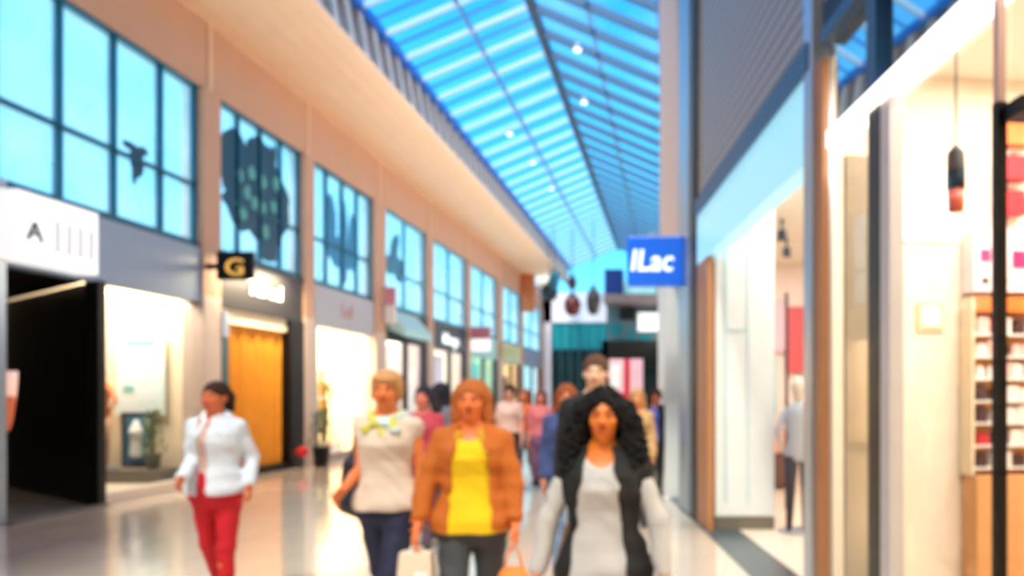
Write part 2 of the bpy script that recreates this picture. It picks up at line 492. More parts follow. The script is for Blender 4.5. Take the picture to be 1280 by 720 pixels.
# upper right wall
struct('wall_right', RB().box(0, 0.25, S(-7.5), S(4.70), 3.95, 9.0).box(0.02, 0.25, S(9.3), S(10.6), 3.74, 9.0), mat('warm_grey_wall', (186, 172, 164), 0.6))
struct('wall_right_ribbed', RB().box(0.02, 0.25, S(5.05), S(9.1), 3.84, 9.0), M['louvre'])
struct('wall_right_return', RB().box(-0.04, 0.3, S(10.6), S(12.5), 3.4, 9.0), M['pale_pink'])
struct('ceiling_right', MB().box(XR + 0.15, 4.0, Y0, Y1, 8.95, 9.1), M['soffit'])
struct('trim_14', RB().box(-0.06, 0.1, S(5.0), S(9.15), 3.68, 3.86), M['navy'])
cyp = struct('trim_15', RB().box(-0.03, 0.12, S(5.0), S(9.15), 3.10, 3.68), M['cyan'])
# pole between the two shops: silver cover with a brown side
struct('trim_16', RB().box(-0.05, 0.10, S(4.93), S(5.10), 0, 9.0), M['steel'], bevel=0.01)
struct('trim_17', RB().box(-0.03, 0.015, S(4.78), S(4.925), 0, 3.66), M['brown'])
# far piers
struct('trim_18', RB().box(-0.02, 0.05, S(8.55), S(9.2), 0, 3.10), M['brown'])
struct('trim_19', RB().box(-0.02, 0.3, S(9.32), S(9.62), 0, 9.0), M['char'])
struct('trim_20', RB().box(-0.04, 0.3, S(9.75), S(10.5), 0, 9.0), M['steel'], bevel=0.02)
struct('trim_21', RB().box(-0.12, 0.3, S(11.25), S(12.1), 0, 3.4), M['white'])
struct('trim_22', RB().box(0.10, 0.3, S(10.55), S(12.5), 0, 3.4), M['steel'])
struct('floor_threshold', RB().box(-0.06, 0.34, S(2.0), S(12.5), 0.0, 0.012), M['kerb'])
# far right wall, running along the mall
fr = MB().box(-0.15, 0.1, 12.45, Y1, 4.1, 9.0)
for k in range(9):
    ya = 12.5 + k * 4
    fr.box(-0.2, 0.1, ya, ya + 0.5, 0, 4.1)
struct('wall_right_far', fr, M['pale_pink'])
struct('wall_right_outer', MB().box(4.2, 4.4, Y0, Y1, 0, 9.0), M['cream'])
for k in range(9):
    ya = 13.0 + k * 4
    struct('window_%d' % (20 + k), MB().box(0.0, 0.03, ya, ya + 3.5, 0.1, 3.2), G_shop)
    struct('trim_%d' % (40 + k), MB().box(-0.1, 0.08, ya, ya + 3.5, 3.2, 4.1), M['fascia'])

# wall behind the camera
struct('wall_back', MB().box(-8.2, 4.4, Y0 - 0.2, Y0, 0, 9.0).extrude([(XL, 9.0), (XL, 9.4), (XC, ZC + 0.1), (XR, 9.4), (XR, 9.0)], 'y', Y0 - 0.2, Y0), M['soffit'])

# ------------------------------------------------------------ far end
struct('wall_end', MB().box(-8.0, -3.95, Y1, Y1 + 0.3, 5.95, 7.8).box(-8.2, -7.35, Y1, Y1 + 0.3, 0, 7.8), mat('pale_lilac_wall', (216, 218, 234), 0.6))
struct('window_30', MB().extrude([(-8.0, 7.8), (-0.1, 7.8), (-0.1, 9.0), (XR, 9.45), (XC, ZC + 0.1), (XL, 9.45), (-8.0, 9.0)], 'y', Y1 + 0.1, Y1 + 0.13), G_roof)
struct('wall_end_glass', MB().box(-7.35, -3.95, Y1 + 0.1, Y1 + 0.2, 4.3, 5.95), M['teal'])
struct('wall_end_dark', MB().box(-7.35, -0.1, Y1 + 0.1, Y1 + 0.2, 0, 4.3), M['deep'])
mm = MB()
for k in range(7):
    mm.box(-7.35 + k * 0.57 - 0.03, -7.35 + k * 0.57 + 0.03, Y1, Y1 + 0.1, 0, 5.95)
mm.box(-7.35, -3.95, Y1, Y1 + 0.1, 4.25, 4.35)
struct('trim_50', mm, M['teal_frame'])
# gallery on the right of the far end
struct('trim_51', MB().box(-3.95, -2.85, Y1 - 1.5, Y1, 7.4, 9.0), mat('navy_panel', (10, 44, 110), 0.4))
struct('trim_52', MB().box(-3.95, -0.15, Y1 - 2.0, Y1, 6.95, 7.45), mat('taupe_beam', (116, 100, 100), 0.5))
struct('trim_53', MB().box(-2.85, -0.15, Y1 - 1.0, Y1, 7.6, 8.3), mat('pale_aqua_panel', (170, 226, 232), 0.4))
struct('wall_end_gallery', MB().box(-3.95, -0.15, Y1, Y1 + 0.2, 4.3, 7.8), mat('grey_teal_wall', (88, 122, 132), 0.5))
gk = empty('gallery_panels', (-2.5, Y1, 4.5), 'cluster of small teal panels on the far gallery wall', 'wall panel')
for (x0, x1, z0, z1) in [(-3.7, -3.0, 5.2, 5.8), (-2.6, -2.2, 4.7, 5.4), (-3.4, -2.8, 4.5, 4.9), (-1.9, -1.2, 4.7, 5.2)]:
    MB().box(x0 + 2.5, x1 + 2.5, -0.1, -0.01, z0 - 4.5, z1 - 4.5).build('panel', M['teal'], gk)
tag(MB().box(-2.0, -0.4, Y1 - 0.5, Y1 - 0.01, 5.4, 6.5).build('advertising_panel', M['white_sign']), 'blank white lit panel hanging under the far gallery beam', 'panel')
tag(MB().box(-3.1, -2.2, Y1 - 0.4, Y1 - 0.01, 6.1, 6.8).build('display_screen', M['black_m']), 'dark square screen under the far gallery beam', 'screen')
struct('wall_end_recess', MB().box(-3.9, -0.15, 43.6, 43.8, 3.0, 4.6).box(-3.95, -3.6, 43.6, 43.8, 0, 4.6), M['black'])
po = empty('poster_board', (-2.5, 42.9, 0), 'pink and white poster board with two red stripes in front of the far dark entrance', 'poster')
MB().box(-0.95, 0.95, 0, 0.08, 1.2, 3.5).build('board', M['pink'], po)
MB().box(-0.12, 0.22, -0.012, 0, 1.2, 3.5).build('stripe', M['red'], po)
MB().box(-0.95, 0.0, -0.006, 0, 1.2, 1.6).build('stripe', M['red'], po)
MB().box(-0.85, -0.35, -0.02, 0, 1.9, 3.2).build('panel', M['white'], po)
for sx in (-0.85, 0.85):
    MB().box(sx - 0.05, sx + 0.05, 0.0, 0.08, 0, 1.2).build('leg', M['black_m'], po)

# hanging lanterns under the far roof
def lantern(x, y, z, r, h, m, label, tilt=0.0):
    e = empty('hanging_lantern', (x, y, z), label, 'lantern', 'dark lanterns hanging at the far end')
    e.rotation_euler = (0, tilt, 0)
    MB().lathe([(0.25 * r, -h / 2), (0.8 * r, -h * 0.38), (r, -h * 0.1), (r, h * 0.12), (0.75 * r, h * 0.38), (0.25 * r, h / 2)]).build('lantern_body', m, e, smooth=True)
    MB().lathe([(0.3 * r, h / 2), (0.3 * r, h / 2 + 0.12)]).build('cap', M['black_m'], e)
    MB().tube([(0, 0, h / 2), (math.sin(-tilt) * (ZC - z), 0, ZS + (1 - abs(x - XC) / 3.0) * (ZC - ZS) + 0.05 - z)], 0.02, 6).build('cable', M['black_m'], e)
lantern(-6.05, 38, 6.62, 0.42, 0.9, mat('dark_teal_lantern', (14, 44, 60), 0.4), 'dark teal hanging lantern, leftmost of the far ones beside the cornice end', 0.05)
lantern(-5.6, 36.6, 7.05, 0.25, 0.9, M['teal_frame'], 'slim dark teal lantern hanging just right of the leftmost lantern', 0.06)
lantern(-5.1, 39.5, 7.30, 0.22, 0.75, mat('plum_lantern', (60, 30, 60), 0.4), 'small plum lantern hanging highest at the far end')
lantern(-4.90, 38, 5.95, 0.42, 1.0, mat('dark_red_lantern', (92, 24, 26), 0.4), 'dark red lantern hanging in front of the pale far fascia')
lantern(-3.85, 38, 6.15, 0.34, 1.35, M['char'], 'tall charcoal lantern, rightmost of the hanging ones at the far end')

# added fill strips on the right shop fronts, there to brighten the left soffit
ul = empty('added_fill_strip', (-0.30, 29.5, 4.3), 'added slim fill strip along the far right wall', 'light')
MB().box(-0.08, 0.07, -16.5, 16.5, -0.05, 0.0).build('housing', M['steel'], ul)
area('soffit_fill', (-0.34, 29.5, 4.32), (0, math.radians(180 - 52), 0), 0.12, 33, 800, (1, 0.86, 0.70))
ul = empty('added_fill_strip', RW(-0.10, S(0.0), 4.0), 'added slim fill strip above the black beam of the near right shop', 'light', rz=RANG)
MB().box(-0.06, 0.08, -5.5, 3.7, -0.05, 0.0).build('housing', M['steel'], ul)
area('soffit_fill', RW(-0.12, S(-0.9), 4.03), (0, math.radians(180 - 52), RANG), 0.12, 9.0, 260, (1, 0.86, 0.70))

# small lamps on the roof bars
for k, (x, y, lab) in enumerate([(-2.25, 18.4, 'small bright roof spotlight nearest on the right slope'), (-2.5, 22.0, 'second small bright roof spotlight on the right slope'),
                                 (-4.95, 23.4, 'small roof spotlight nearest on the left slope'), (-4.8, 26.5, 'second small roof spotlight on the left slope'), (-4.7, 30.0, 'third small roof spotlight on the left slope')]):
    z = ZS + (1 - abs(x - XC) / 3.0) * (ZC - ZS)
    e = empty('roof_spotlight', (x, y, z), lab, 'spotlight', 'small spotlights under the glass roof')
    MB().lathe([(0.015, 0.02), (0.015, -0.2)], n=8).build('stem', M['steel'], e)
    MB().lathe([(0.03, -0.2), (0.09, -0.24), (0.10, -0.34)], n=14).build('housing', M['steel'], e, smooth=True)
    MB().lathe([(0.095, -0.34), (0.07, -0.37), (0.02, -0.38)], n=14).build('lens', M['led'], e, smooth=True)
# ------------------------------------------------------------ left shops
def shop_sign_flat(name, x0, x1, ya, yb, za, zb, m, label):
    e = empty(name, (x0, (ya + yb) / 2, za), label, 'sign')
    MB().box(0, x1 - x0, -(yb - ya) / 2, (yb - ya) / 2, 0, zb - za).build('sign_box', m, e, bevel=0.01)
    return e
RL = (math.pi / 2, 0, math.pi / 2)     # text reading along +y on a wall facing +x

def lintel(n, i, m, z0=3.07, z1=3.99):
    a, b = BAYS[i]
    return struct('trim_%d' % n, MB().box(XW - 0.2, XW + 0.02, a, b, z0, z1), m)
lintel(60, 0, M['fascia'], 3.09); lintel(61, 1, M['char']); lintel(62, 2, M['fascia_l'])
lintel(63, 3, mat('dark_slate_fascia', (36, 52, 62), 0.5)); lintel(64, 4, mat('slate_fascia', (52, 66, 80), 0.5))
lintel(65, 5, mat('light_aqua_fascia', (170, 220, 222), 0.5)); lintel(66, 6, mat('ivory_fascia', (226, 226, 190), 0.5)); lintel(67, 7, M['fascia'])

# nearest shop: black slanting entrance and a cream display window
struct('wall_left_slanted', MB().hexa([(XW, 10.44, 0), (-12.0, 13.43, 0), (-12.0, 13.53, 0), (XW, 10.54, 0), (XW, 10.44, 3.1), (-12.0, 13.43, 3.1), (-12.0, 13.53, 3.1), (XW, 10.54, 3.1)]), M['brown_black'])
struct('wall_left_entrance', MB().box(-12.5, -12.3, 8.6, 13.4, 0, 3.1).box(-12.3, XW - 0.3, 8.55, 8.65, 0, 3.1), M['brown_black'])
struct('ceiling_entrance', MB().extrude([(XW - 0.2, 8.6), (XW - 0.2, 10.45), (-12.4, 13.5), (-12.4, 8.6)], 'z', 3.08, 3.14), M['black'])
struct('trim_70', MB().box(XW - 0.12, XW + 0.06, 10.42, 10.56, 0, 3.1), M['black'])
struct('wall_left_partition', MB().box(-12.4, XW - 0.28, 13.0, 13.26, 0, 3.9), M['cream'])
for k, yy in enumerate((16.52, 20.55, 24.9, 29.65, 35.1, 40.3)):
    struct('wall_left_partition.%03d' % (k + 1), MB().box(-12.4, XW - 0.28, yy - 0.1, yy + 0.1, 0, 3.9), M['cream'])
struct('window_40', MB().box(XW - 0.08, XW - 0.065, 10.56, 12.76, 0.16, 3.09), G_shop)
struct('trim_71', MB().box(XW - 0.15, XW + 0.05, 10.56, 12.76, 0, 0.16), M['stone'])
struct('trim_72', MB().extrude([(XW - 0.2, 11.0), (XW - 0.2, 12.9), (-10.6, 12.9)], 'z', 0.0, 0.10), M['stone'])

sg = shop_sign_flat('shop_sign', XW + 0.02, XW + 0.30, 8.84, 10.10, 3.12, 3.94, M['white_sign'], 'white boxed shop sign with a dark A mark over the black entrance')
text('lettering', 'A', mat('dark_sign_print', (30, 34, 40), 0.5), sg, (0.285, -0.50, 0.26), RL, 0.32, 0.006, 1.1)
text('lettering', 'IIII', M['grey_l'], sg, (0.285, -0.14, 0.18), RL, 0.56, 0.006, 1.3)

def plinth(x0, x1, y0, y1, h, label, m=None):
    return tag(MB().box(x0, x1, y0, y1, 0.10, 0.10 + h).build('display_plinth', m or M['grey'], bevel=0.01), label, 'plinth')
plinth(-9.72, -8.2, 12.25, 12.85, 0.22, 'low grey plinth in the cream display window')
pp = empty('framed_panel', (-8.86, 12.70, 0.32), 'dark framed panel with a pale blue figure leaning in the display window', 'picture')
MB().box(-0.30, 0.22, -0.02, 0.02, 0, 0.92).build('frame', mat('dark_slate_frame', (58, 78, 88), 0.5), pp)
MB().box(-0.22, 0.14, -0.03, -0.02, 0.08, 0.84).build('print', mat('steel_blue_print', (70, 130, 160), 0.5), pp)
MB().lathe([(0.02, 0.15), (0.10, 0.2), (0.08, 0.45), (0.11, 0.6), (0.03, 0.8)], c=(-0.04, -0.03, 0), n=12).build('figure', M['white'], pp)
wp = empty('window_poster', (-9.0, 12.95, 1.2), 'white poster with aqua lines hanging at the back of the display window', 'poster')
MB().box(-0.42, 0.40, -0.03, 0, 0, 1.35).build('sheet', mat('pale_aqua_sheet', (232, 250, 250), 0.5), wp)
for q in ((-0.25, 0.25, 1.18, 1.26), (-0.3, -0.12, 0.38, 0.5)):
    MB().box(q[0], q[1], -0.04, -0.03, q[2], q[3]).build('printed_line', mat('aqua_print', (130, 200, 200), 0.5), wp)

def foliage(mb, c, r, h, n, seed, size=0.06):
    rr = random.Random(seed)
    for _ in range(n):
        u = rr.random(); a = rr.random() * 2 * math.pi
        rad = r * (1 - u * 0.6) * (0.4 + 0.6 * rr.random())
        p = Vector((c[0] + rad * math.cos(a), c[1] + rad * math.sin(a), c[2] + u * h))
        d = Vector((math.cos(a), math.sin(a), 0.3 + rr.random())).normalized() * size * (1 + rr.random())
        s = Vector((-math.sin(a), math.cos(a), 0)) * size * 0.3
        mb.add([p, p + d * 0.5 + s, p + d, p + d * 0.5 - s, p + d * 0.5 + Vector((0, 0, size * .15))], [(0, 1, 4), (1, 2, 4), (2, 3, 4), (3, 0, 4)])
    return mb
def potted(x, y, z, r, h, n, label, pot_h=0.3, pm=None, lm=None, seed=1):
    e = empty('potted_plant', (x, y, z), label, 'plant')
    MB().lathe([(r * 0.45, 0), (r * 0.6, pot_h), (r * 0.66, pot_h), (r * 0.66, pot_h + 0.03), (r * 0.5, pot_h + 0.03)], n=20).build('pot', pm or M['black_m'], e, smooth=True)
    foliage(MB(), (0, 0, pot_h), r, h, n, seed).build('foliage', lm or M['leaf'], e)
    MB().tube([(0, 0, pot_h), (0.01, 0, pot_h + h * 0.8)], 0.015, 6).build('stem', mat('bark', (90, 70, 48), 0.8), e)
    return e
potted(-8.5, 12.5, 0.32, 0.18, 0.75, 220, 'slim green plant beside the framed panel in the display window', 0.22, M['grey'], mat('sage_leaf', (130, 140, 88), 0.6), 3)

def mannequin(x, y, z, H, top, bottom, label, rz=0.0, skin=(232, 216, 200), belt=None):
    e = empty('mannequin', (x, y, z), label, 'mannequin', rz=rz)
    s = H / 1.75
    ms = mat('mannequin_skin_%d' % sum(skin), skin, 0.35)
    def L(pr): return [(r * s, zz * s) for r, zz in pr]
    MB().lathe(L([(0.24, 0), (0.24, 0.02), (0.02, 0.025), (0.02, 0.05)]), n=24).build('base', M['steel'], e)
    MB().tube([(0.08 * s, 0, 0.03), (0.085 * s, 0, 0.45 * s), (0.09 * s, 0, 0.85 * s)], [0.035 * s, 0.055 * s, 0.085 * s]).tube([(-0.10 * s, 0.02, 0.03), (-0.09 * s, -0.02, 0.45 * s), (-0.08 * s, 0, 0.85 * s)], [0.035 * s, 0.055 * s, 0.085 * s]).build('legs', bottom, e, smooth=True)
    tb = MB().lathe(L([(0.13, 0.80), (0.165, 0.88), (0.12, 1.06), (0.15, 1.25), (0.17, 1.36), (0.10, 1.45), (0.05, 1.48)]), n=24)
    tb.v = [(a, b * 0.62, c) for a, b, c in tb.v]
    tb.build('torso', top, e, smooth=True)
    for sx in (-1, 1):
        MB().tube([(sx * 0.15 * s, 0, 1.38 * s), (sx * 0.23 * s, 0.02, 1.12 * s), (sx * 0.20 * s, -0.12 * s, 0.92 * s)], [0.045 * s, 0.036 * s, 0.022 * s]).build('arm', top, e, smooth=True)
    MB().lathe(L([(0.045, 1.44), (0.045, 1.52), (0.07, 1.56), (0.085, 1.63), (0.07, 1.71), (0.02, 1.75)]), n=20).build('head', ms, e, smooth=True)
    if belt:
        bb = MB().lathe(L([(0.135, 1.03), (0.135, 1.09)]), n=24, caps=False); bb.v = [(a, b * 0.66, c) for a, b, c in bb.v]
        bb.build('belt', belt, e, smooth=True)
    return e
mannequin(-9.36, 12.5, 0.325, 1.72, mat('rust_cloth', (222, 132, 84), 0.7), mat('tan_cloth', (206, 160, 120), 0.7), 'mannequin in a rust orange top at the left of the display window')
mannequin(-9.95, 12.75, 0.005, 1.75, mat('brown_cloth', (150, 100, 70), 0.7), M['grey'], 'mannequin in brown at the edge of the black entrance wall')

# copper and white wall lamp beside the entrance
wl_ = empty('wall_lamp', (XW - 0.04, 9.10, 1.10), 'copper wall lamp with a pale rim at the left end of the black entrance', 'lamp')
MB().lathe([(0.02, 0), (0.05, 0.12), (0.07, 0.3), (0.085, 0.42)], n=20).build('lower_shade', M['copper'], wl_, smooth=True)
MB().lathe([(0.085, 0.42), (0.095, 0.60), (0.10, 0.72)], n=20).build('rim', mat('pale_rose_glass', (246, 206, 190), 0.4, emit=(250, 200, 180), estr=0.4), wl_, smooth=True)
MB().box(-0.02, 0.02, -0.14, -0.05, 0.3, 0.36).build('bracket', M['steel'], wl_)

# square gold letter sign sticking out at the first pier
ps = empty('projecting_sign', (-7.84, 12.86, 3.45), 'small black square sign with a gold letter sticking out from the first pier', 'sign')
MB().box(0.18, 0.80, -0.05, 0.05, 0.02, 0.50).build('sign_box', M['black'], ps, bevel=0.02)
MB().box(0.0, 0.18, -0.02, 0.02, 0.2, 0.3).build('bracket', M['black_m'], ps)
g_ = mat('lit_gold', (240, 180, 80), 0.4, emit=(240, 180, 80), estr=0.5)
text('lettering', 'G', g_, ps, (0.32, -0.052, 0.10), (math.pi / 2, 0, 0), 0.40, 0.006, 1.2)

# second shop: gold curtain
t = text('lettering', 'Tul nd', M['white_lit'], None, (XW + 0.03, 14.15, 3.42), RL, 0.40, 0.01, 1.2)
tag(t, 'small white shop lettering on the charcoal fascia', 'sign')
struct('wall_left_dark_pier', MB().box(XW - 0.22, XW + 0.05, 15.72, 16.3, 0, 3.07), M['black'])
struct('trim_73', MB().box(XW - 0.22, XW + 0.02, 13.26, 15.72, 0, 0.13), M['black'])
cu = MB(); n = 140
for k in range(n + 1):
    y = 13.28 + (15.71 - 13.28) * k / n
    x = XW - 0.13 + 0.03 * math.sin(k * 0.62) + 0.02 * math.sin(k * 0.23 + 1)
    cu.v += [(x, y, 0.12), (x, y, 2.84), (x - 0.012, y, 2.84), (x - 0.012, y, 0.12)]
for k in range(n):
    a = k * 4; b = a + 4
    cu.f += [(a, b, b + 1, a + 1), (a + 2, b + 2, b + 3, a + 3)]
tag(cu.build('gold_curtain', M['amber'], smooth=True), 'floor length gold curtain filling the second shopfront', 'curtain')
struct('trim_74', MB().box(XW - 0.16, XW - 0.04, 13.26, 15.72, 2.82, 3.07), M['cream'])
# tall door leaf in teal at its left
dl = empty('open_door_leaf', (XW + 0.06, 13.27, 0), 'narrow teal and steel door leaf standing open beside the gold curtain', 'door')
MB().box(-0.05, 0.02, 0, 0.18, 0.05, 2.55).build('leaf', mat('slate_teal_leaf', (70, 104, 112), 0.3), dl)
MB().box(-0.06, 0.03, 0, 0.18, 2.55, 3.0).build('top_rail', mat('pale_steel', (170, 184, 204), 0.4), dl)

potted(-7.42, 16.15, 0.0, 0.30, 0.75, 420, 'leafy green plant in a black pot beside the dark pier', 0.40, None, None, 8)
rb = empty('red_bow', (-7.62, 15.75, 0.35), 'small red bow on the foot of the dark pier', 'decoration')
MB().lathe([(0.01, -0.12), (0.10, -0.08), (0.12, 0.0), (0.09, 0.08), (0.01, 0.12)], n=12).build('loop', M['red'], rb, smooth=True)
MB().box(-0.16, -0.05, -0.02, 0.02, -0.03, 0.03).build('ribbon', M['red'], rb)

# third shop: cream display
struct('window_41', MB().box(XW - 0.08, XW - 0.065, 16.95, 20.2, 0.16, 3.05), G_shop)
struct('trim_75', MB().box(XW - 0.2, XW + 0.04, 16.75, 20.2, 0, 0.16), mat('grey_sill', (150, 142, 134), 0.4))
struct('trim_76', MB().box(XW - 0.1, XW + 0.03, 16.75, 16.95, 0, 3.05), mat('pale_blue_steel', (182, 200, 214), 0.4))
struct('wall_left_third_shop', MB().box(-11.0, -10.9, 16.6, 20.4, 0, 3.9), M['cream'])
struct('floor_third_shop', MB().box(-10.9, XW - 0.2, 16.6, 20.4, 0, 0.14), M['stone'])
mannequin(-8.28, 18.0, 0.325, 1.85, mat('gold_sequin', (196, 164, 84), 0.4, noise=0.4, scale=40), mat('olive_cloth', (96, 98, 60), 0.7), 'mannequin in a gold top and olive trousers in the third shop window', belt=M['white'])
tag(MB().lathe([(0.42, 0), (0.42, 0.18), (0.40, 0.2)], c=(-8.28, 18.0, 0.12), n=32).build('display_plinth', M['white'], bevel=0.005), 'round white plinth under the gold topped mannequin', 'plinth')
potted(-8.25, 17.15, 0.14, 0.24, 1.1, 350, 'tall thin green plant beside the gold topped mannequin', 0.25, M['grey'], mat('olive_leaf', (112, 118, 70), 0.6), 11)
for k, (yy, cc) in enumerate([(18.7, (232, 150, 130)), (18.95, (240, 170, 160))]):
    e = empty('gift_box', (-8.35, yy, 0.14), ['rose gift box beside the gold topped mannequin', 'paler pink gift box, right of the rose one in the third window'][k], 'box')
    MB().box(-0.1, 0.1, -0.1, 0.1, 0, 0.2).build('box', mat('gift_%d' % k, cc, 0.5), e, bevel=0.005)
    MB().box(-0.105, 0.105, -0.02, 0.02, 0, 0.206).build('ribbon', M['white'], e)
t = text('lettering', 'Lel', mat('rose_lettering', (196, 150, 150), 0.5), None, (XW + 0.03, 18.2, 3.40), RL, 0.45, 0.01, 1.2)
tag(t, 'faint rose lettering on the pale grey fascia', 'sign')

# further shops: frame, glass, back wall and display boards
def far_shop(i, nwin, back, board, bl, dark=False):
    a, b = BAYS[i]
    struct('window_%d' % nwin, MB().box(XW - 0.08, XW - 0.065, a, b, 0.16, 3.07), G_shop)
    f = MB().box(XW - 0.15, XW + 0.02, a, b, 0, 0.16)
    for y in (a + 0.05, (a + b) / 2, b - 0.25):
        f.box(XW - 0.12, XW + 0.02, y - 0.04, y + (0.04 if y < b - 0.3 else 0.25), 0.16, 3.07)
    struct('trim_%d' % (80 + i), f, M['char'])
    struct('wall_left_shop_back.%03d' % i, MB().box(-10.6, -10.5, a - 0.4, b + 0.4, 0, 3.9), back)
    for k, (y0, y1, z0, z1, m, lab, cat) in enumerate(board):
        e = empty('display_board', (XW - 0.5, (y0 + y1) / 2, 0), lab, cat)
        MB().box(-0.03, 0.03, -(y1 - y0) / 2, (y1 - y0) / 2, z0, z1).build('board', m, e)
        if z0 > 0.1: MB().box(-0.02, 0.02, -0.03, 0.03, 0.0, z0).build('stand', M['black_m'], e)
    return f
lil = mat('lilac_white_board', (226, 226, 246), 0.5, emit=(226, 226, 246), estr=0.25)
aqua = mat('aqua_lit_board', (130, 232, 226), 0.5, emit=(130, 232, 226), estr=0.35)
far_shop(3, 42, M['char'], [(21.4, 22.4, 1.9, 2.8, M['white'], 'white board in the dark fourth shop window', 'board'), (22.7, 23.3, 0.3, 2.2, mat('violet_board', (120, 110, 170), 0.5), 'violet standing board in the dark fourth shop window', 'board')], 0)
far_shop(4, 43, mat('lilac_wall', (190, 190, 206), 0.6), [(25.5, 28.0, 0.2, 2.9, lil, 'tall lilac white lit board in the fifth shop window', 'board')], 0)
far_shop(5, 44, M['teal'], [(30.2, 33.2, 0.2, 2.9, aqua, 'tall aqua lit board in the sixth shop window', 'board')], 0)
far_shop(6, 45, mat('brick_brown', (150, 90, 60), 0.6), [(36.0, 37.2, 1.6, 2.8, mat('lime_board', (206, 226, 100), 0.5), 'lime yellow board in the seventh shop window', 'board'), (38.0, 39.0, 0.3, 2.4, mat('russet_board', (170, 80, 50), 0.5), 'russet board in the seventh shop window', 'board')], 0)
far_shop(7, 46, M['fascia_l'], [(41.5, 43.5, 0.4, 2.8, M['white'], 'white board in the farthest shop window on the left', 'board')], 0)
t = text('lettering', 'Mlengo', M['white_lit'], None, (XW + 0.03, 26.3, 3.30), RL, 0.55, 0.01, 1.2)
tag(t, 'white lettering on the slate fascia of the fifth shop', 'sign')
# awning of the fourth shop
aw = MB().hexa([(XW, 21.2, 3.35), (XW + 0.5, 21.2, 3.15), (XW + 0.5, 23.6, 3.15), (XW, 23.6, 3.35), (XW, 21.2, 3.95), (XW + 0.5, 21.2, 3.35), (XW + 0.5, 23.6, 3.35), (XW, 23.6, 3.95)])
tag(aw.build('shop_awning', mat('pale_aqua_canvas', (186, 232, 232), 0.6)), 'pale aqua awning box over the fourth shop', 'awning')
def blade(y, z0, z1, m1, m2, label, wdt=0.55):
    e = empty('projecting_sign', (XW + 0.06, y, z0), label, 'sign')
    h = z1 - z0
    MB().box(0.08, 0.08 + wdt, -0.05, 0.05, 0, h * 0.5).build('lower_panel', m2, e)
    MB().box(0.08, 0.08 + wdt, -0.05, 0.05, h * 0.5, h).build('upper_panel', m1, e)
    MB().box(0, 0.08, -0.02, 0.02, h * 0.45, h * 0.55).build('bracket', M['steel'], e)
blade(20.7, 3.45, 4.45, mat('rose_sign', (220, 150, 164), 0.5), M['white'], 'narrow rose over white sign sticking out at the third pier', 0.28)
blade(29.6, 3.2, 4.15, mat('rose_red_sign', (210, 120, 130), 0.5), M['white_sign'], 'rose over white sign sticking out beside the sixth shop', 0.75)
blade(35.0, 2.9, 3.7, mat('ivory_sign', (232, 228, 170), 0.5), mat('ivory_sign2', (240, 236, 200), 0.5), 'ivory sign sticking out beside the seventh shop', 0.8)
struct('trim_95', MB().box(-7.9, -7.2, 40.0, 40.6, 5.9, 7.9), mat('terracotta_bulkhead', (214, 128, 78), 0.6))
struct('trim_96', MB().box(-7.2, -6.3, 41.0, 41.2, 7.0, 8.2), mat('pale_mint_panel', (226, 240, 240), 0.5))

# ------------------------------------------------------------ blue projecting sign on the right
bs = empty('projecting_sign', RW(-0.02, S(10.15), 2.98), 'blue box sign with white lettering sticking out over the right walkway', 'sign')
MB().box(-0.76, -0.02, -0.08, 0.08, 0, 0.66).build('sign_box', M['sign_blue'], bs, bevel=0.015)
MB().box(-0.02, 0.03, -0.03, 0.03, 0.1, 0.56).build('bracket', M['steel'], bs)
text('lettering', 'ILac', M['white_lit'], bs, (-0.73, -0.083, 0.20), (math.pi / 2, 0, 0), 0.40, 0.004, 0.90, 0.15)

# ------------------------------------------------------------ right: open shop behind the pole
struct('ceiling_right_shops', RB().box(0.1, 5.0, S(1.0), S(13.5), 3.74, 3.84), mat('white_plaster_ceiling', (250, 240, 226), 0.7))
struct('wall_shop_divider', RB().box(0.08, 5.0, S(5.12), S(5.25), 0, 3.74), mat('ivory_wall', (250, 238, 220), 0.7))
struct('wall_open_shop_end', RB().box(0.3, 5.0, S(12.45), S(12.6), 0, 3.74), mat('rosy_white_wall', (246, 224, 214), 0.6))
struct('wall_open_shop_side', RB().box(3.6, 3.7, S(5.2), S(12.5), 0, 3.74), M['cream'])
struct('floor_open_shop', RB().box(0.34, 3.6, S(5.2), S(12.5), 0, 0.01), mat('pale_peach_floor', (246, 222, 202), 0.3))
wpn = empty('folded_white_door', RW(0.085, S(8.62), 0), 'tall white folded door panel with vertical lines at the open shop entrance', 'door')
wpn.rotation_euler = (0, 0, RANG * 0)
MB().box(0.0, 0.67, 0.0, 0.10, 0.16, 3.70).build('leaf', mat('white_satin_panel', (240, 246, 246), 0.35), wpn)
MB().box(0.0, 0.67, -0.02, 0.12, 0.0, 0.14).build('foot', M['grey'], wpn)
MB().box(0.10, 0.13, -0.012, 0, 0.3, 3.6).box(0.36, 0.375, -0.012, 0, 0.3, 3.6).box(0.14, 0.36, -0.012, 0, 2.25, 2.28).build('moulding', mat('pale_aqua_moulding', (196, 222, 228), 0.4), wpn)
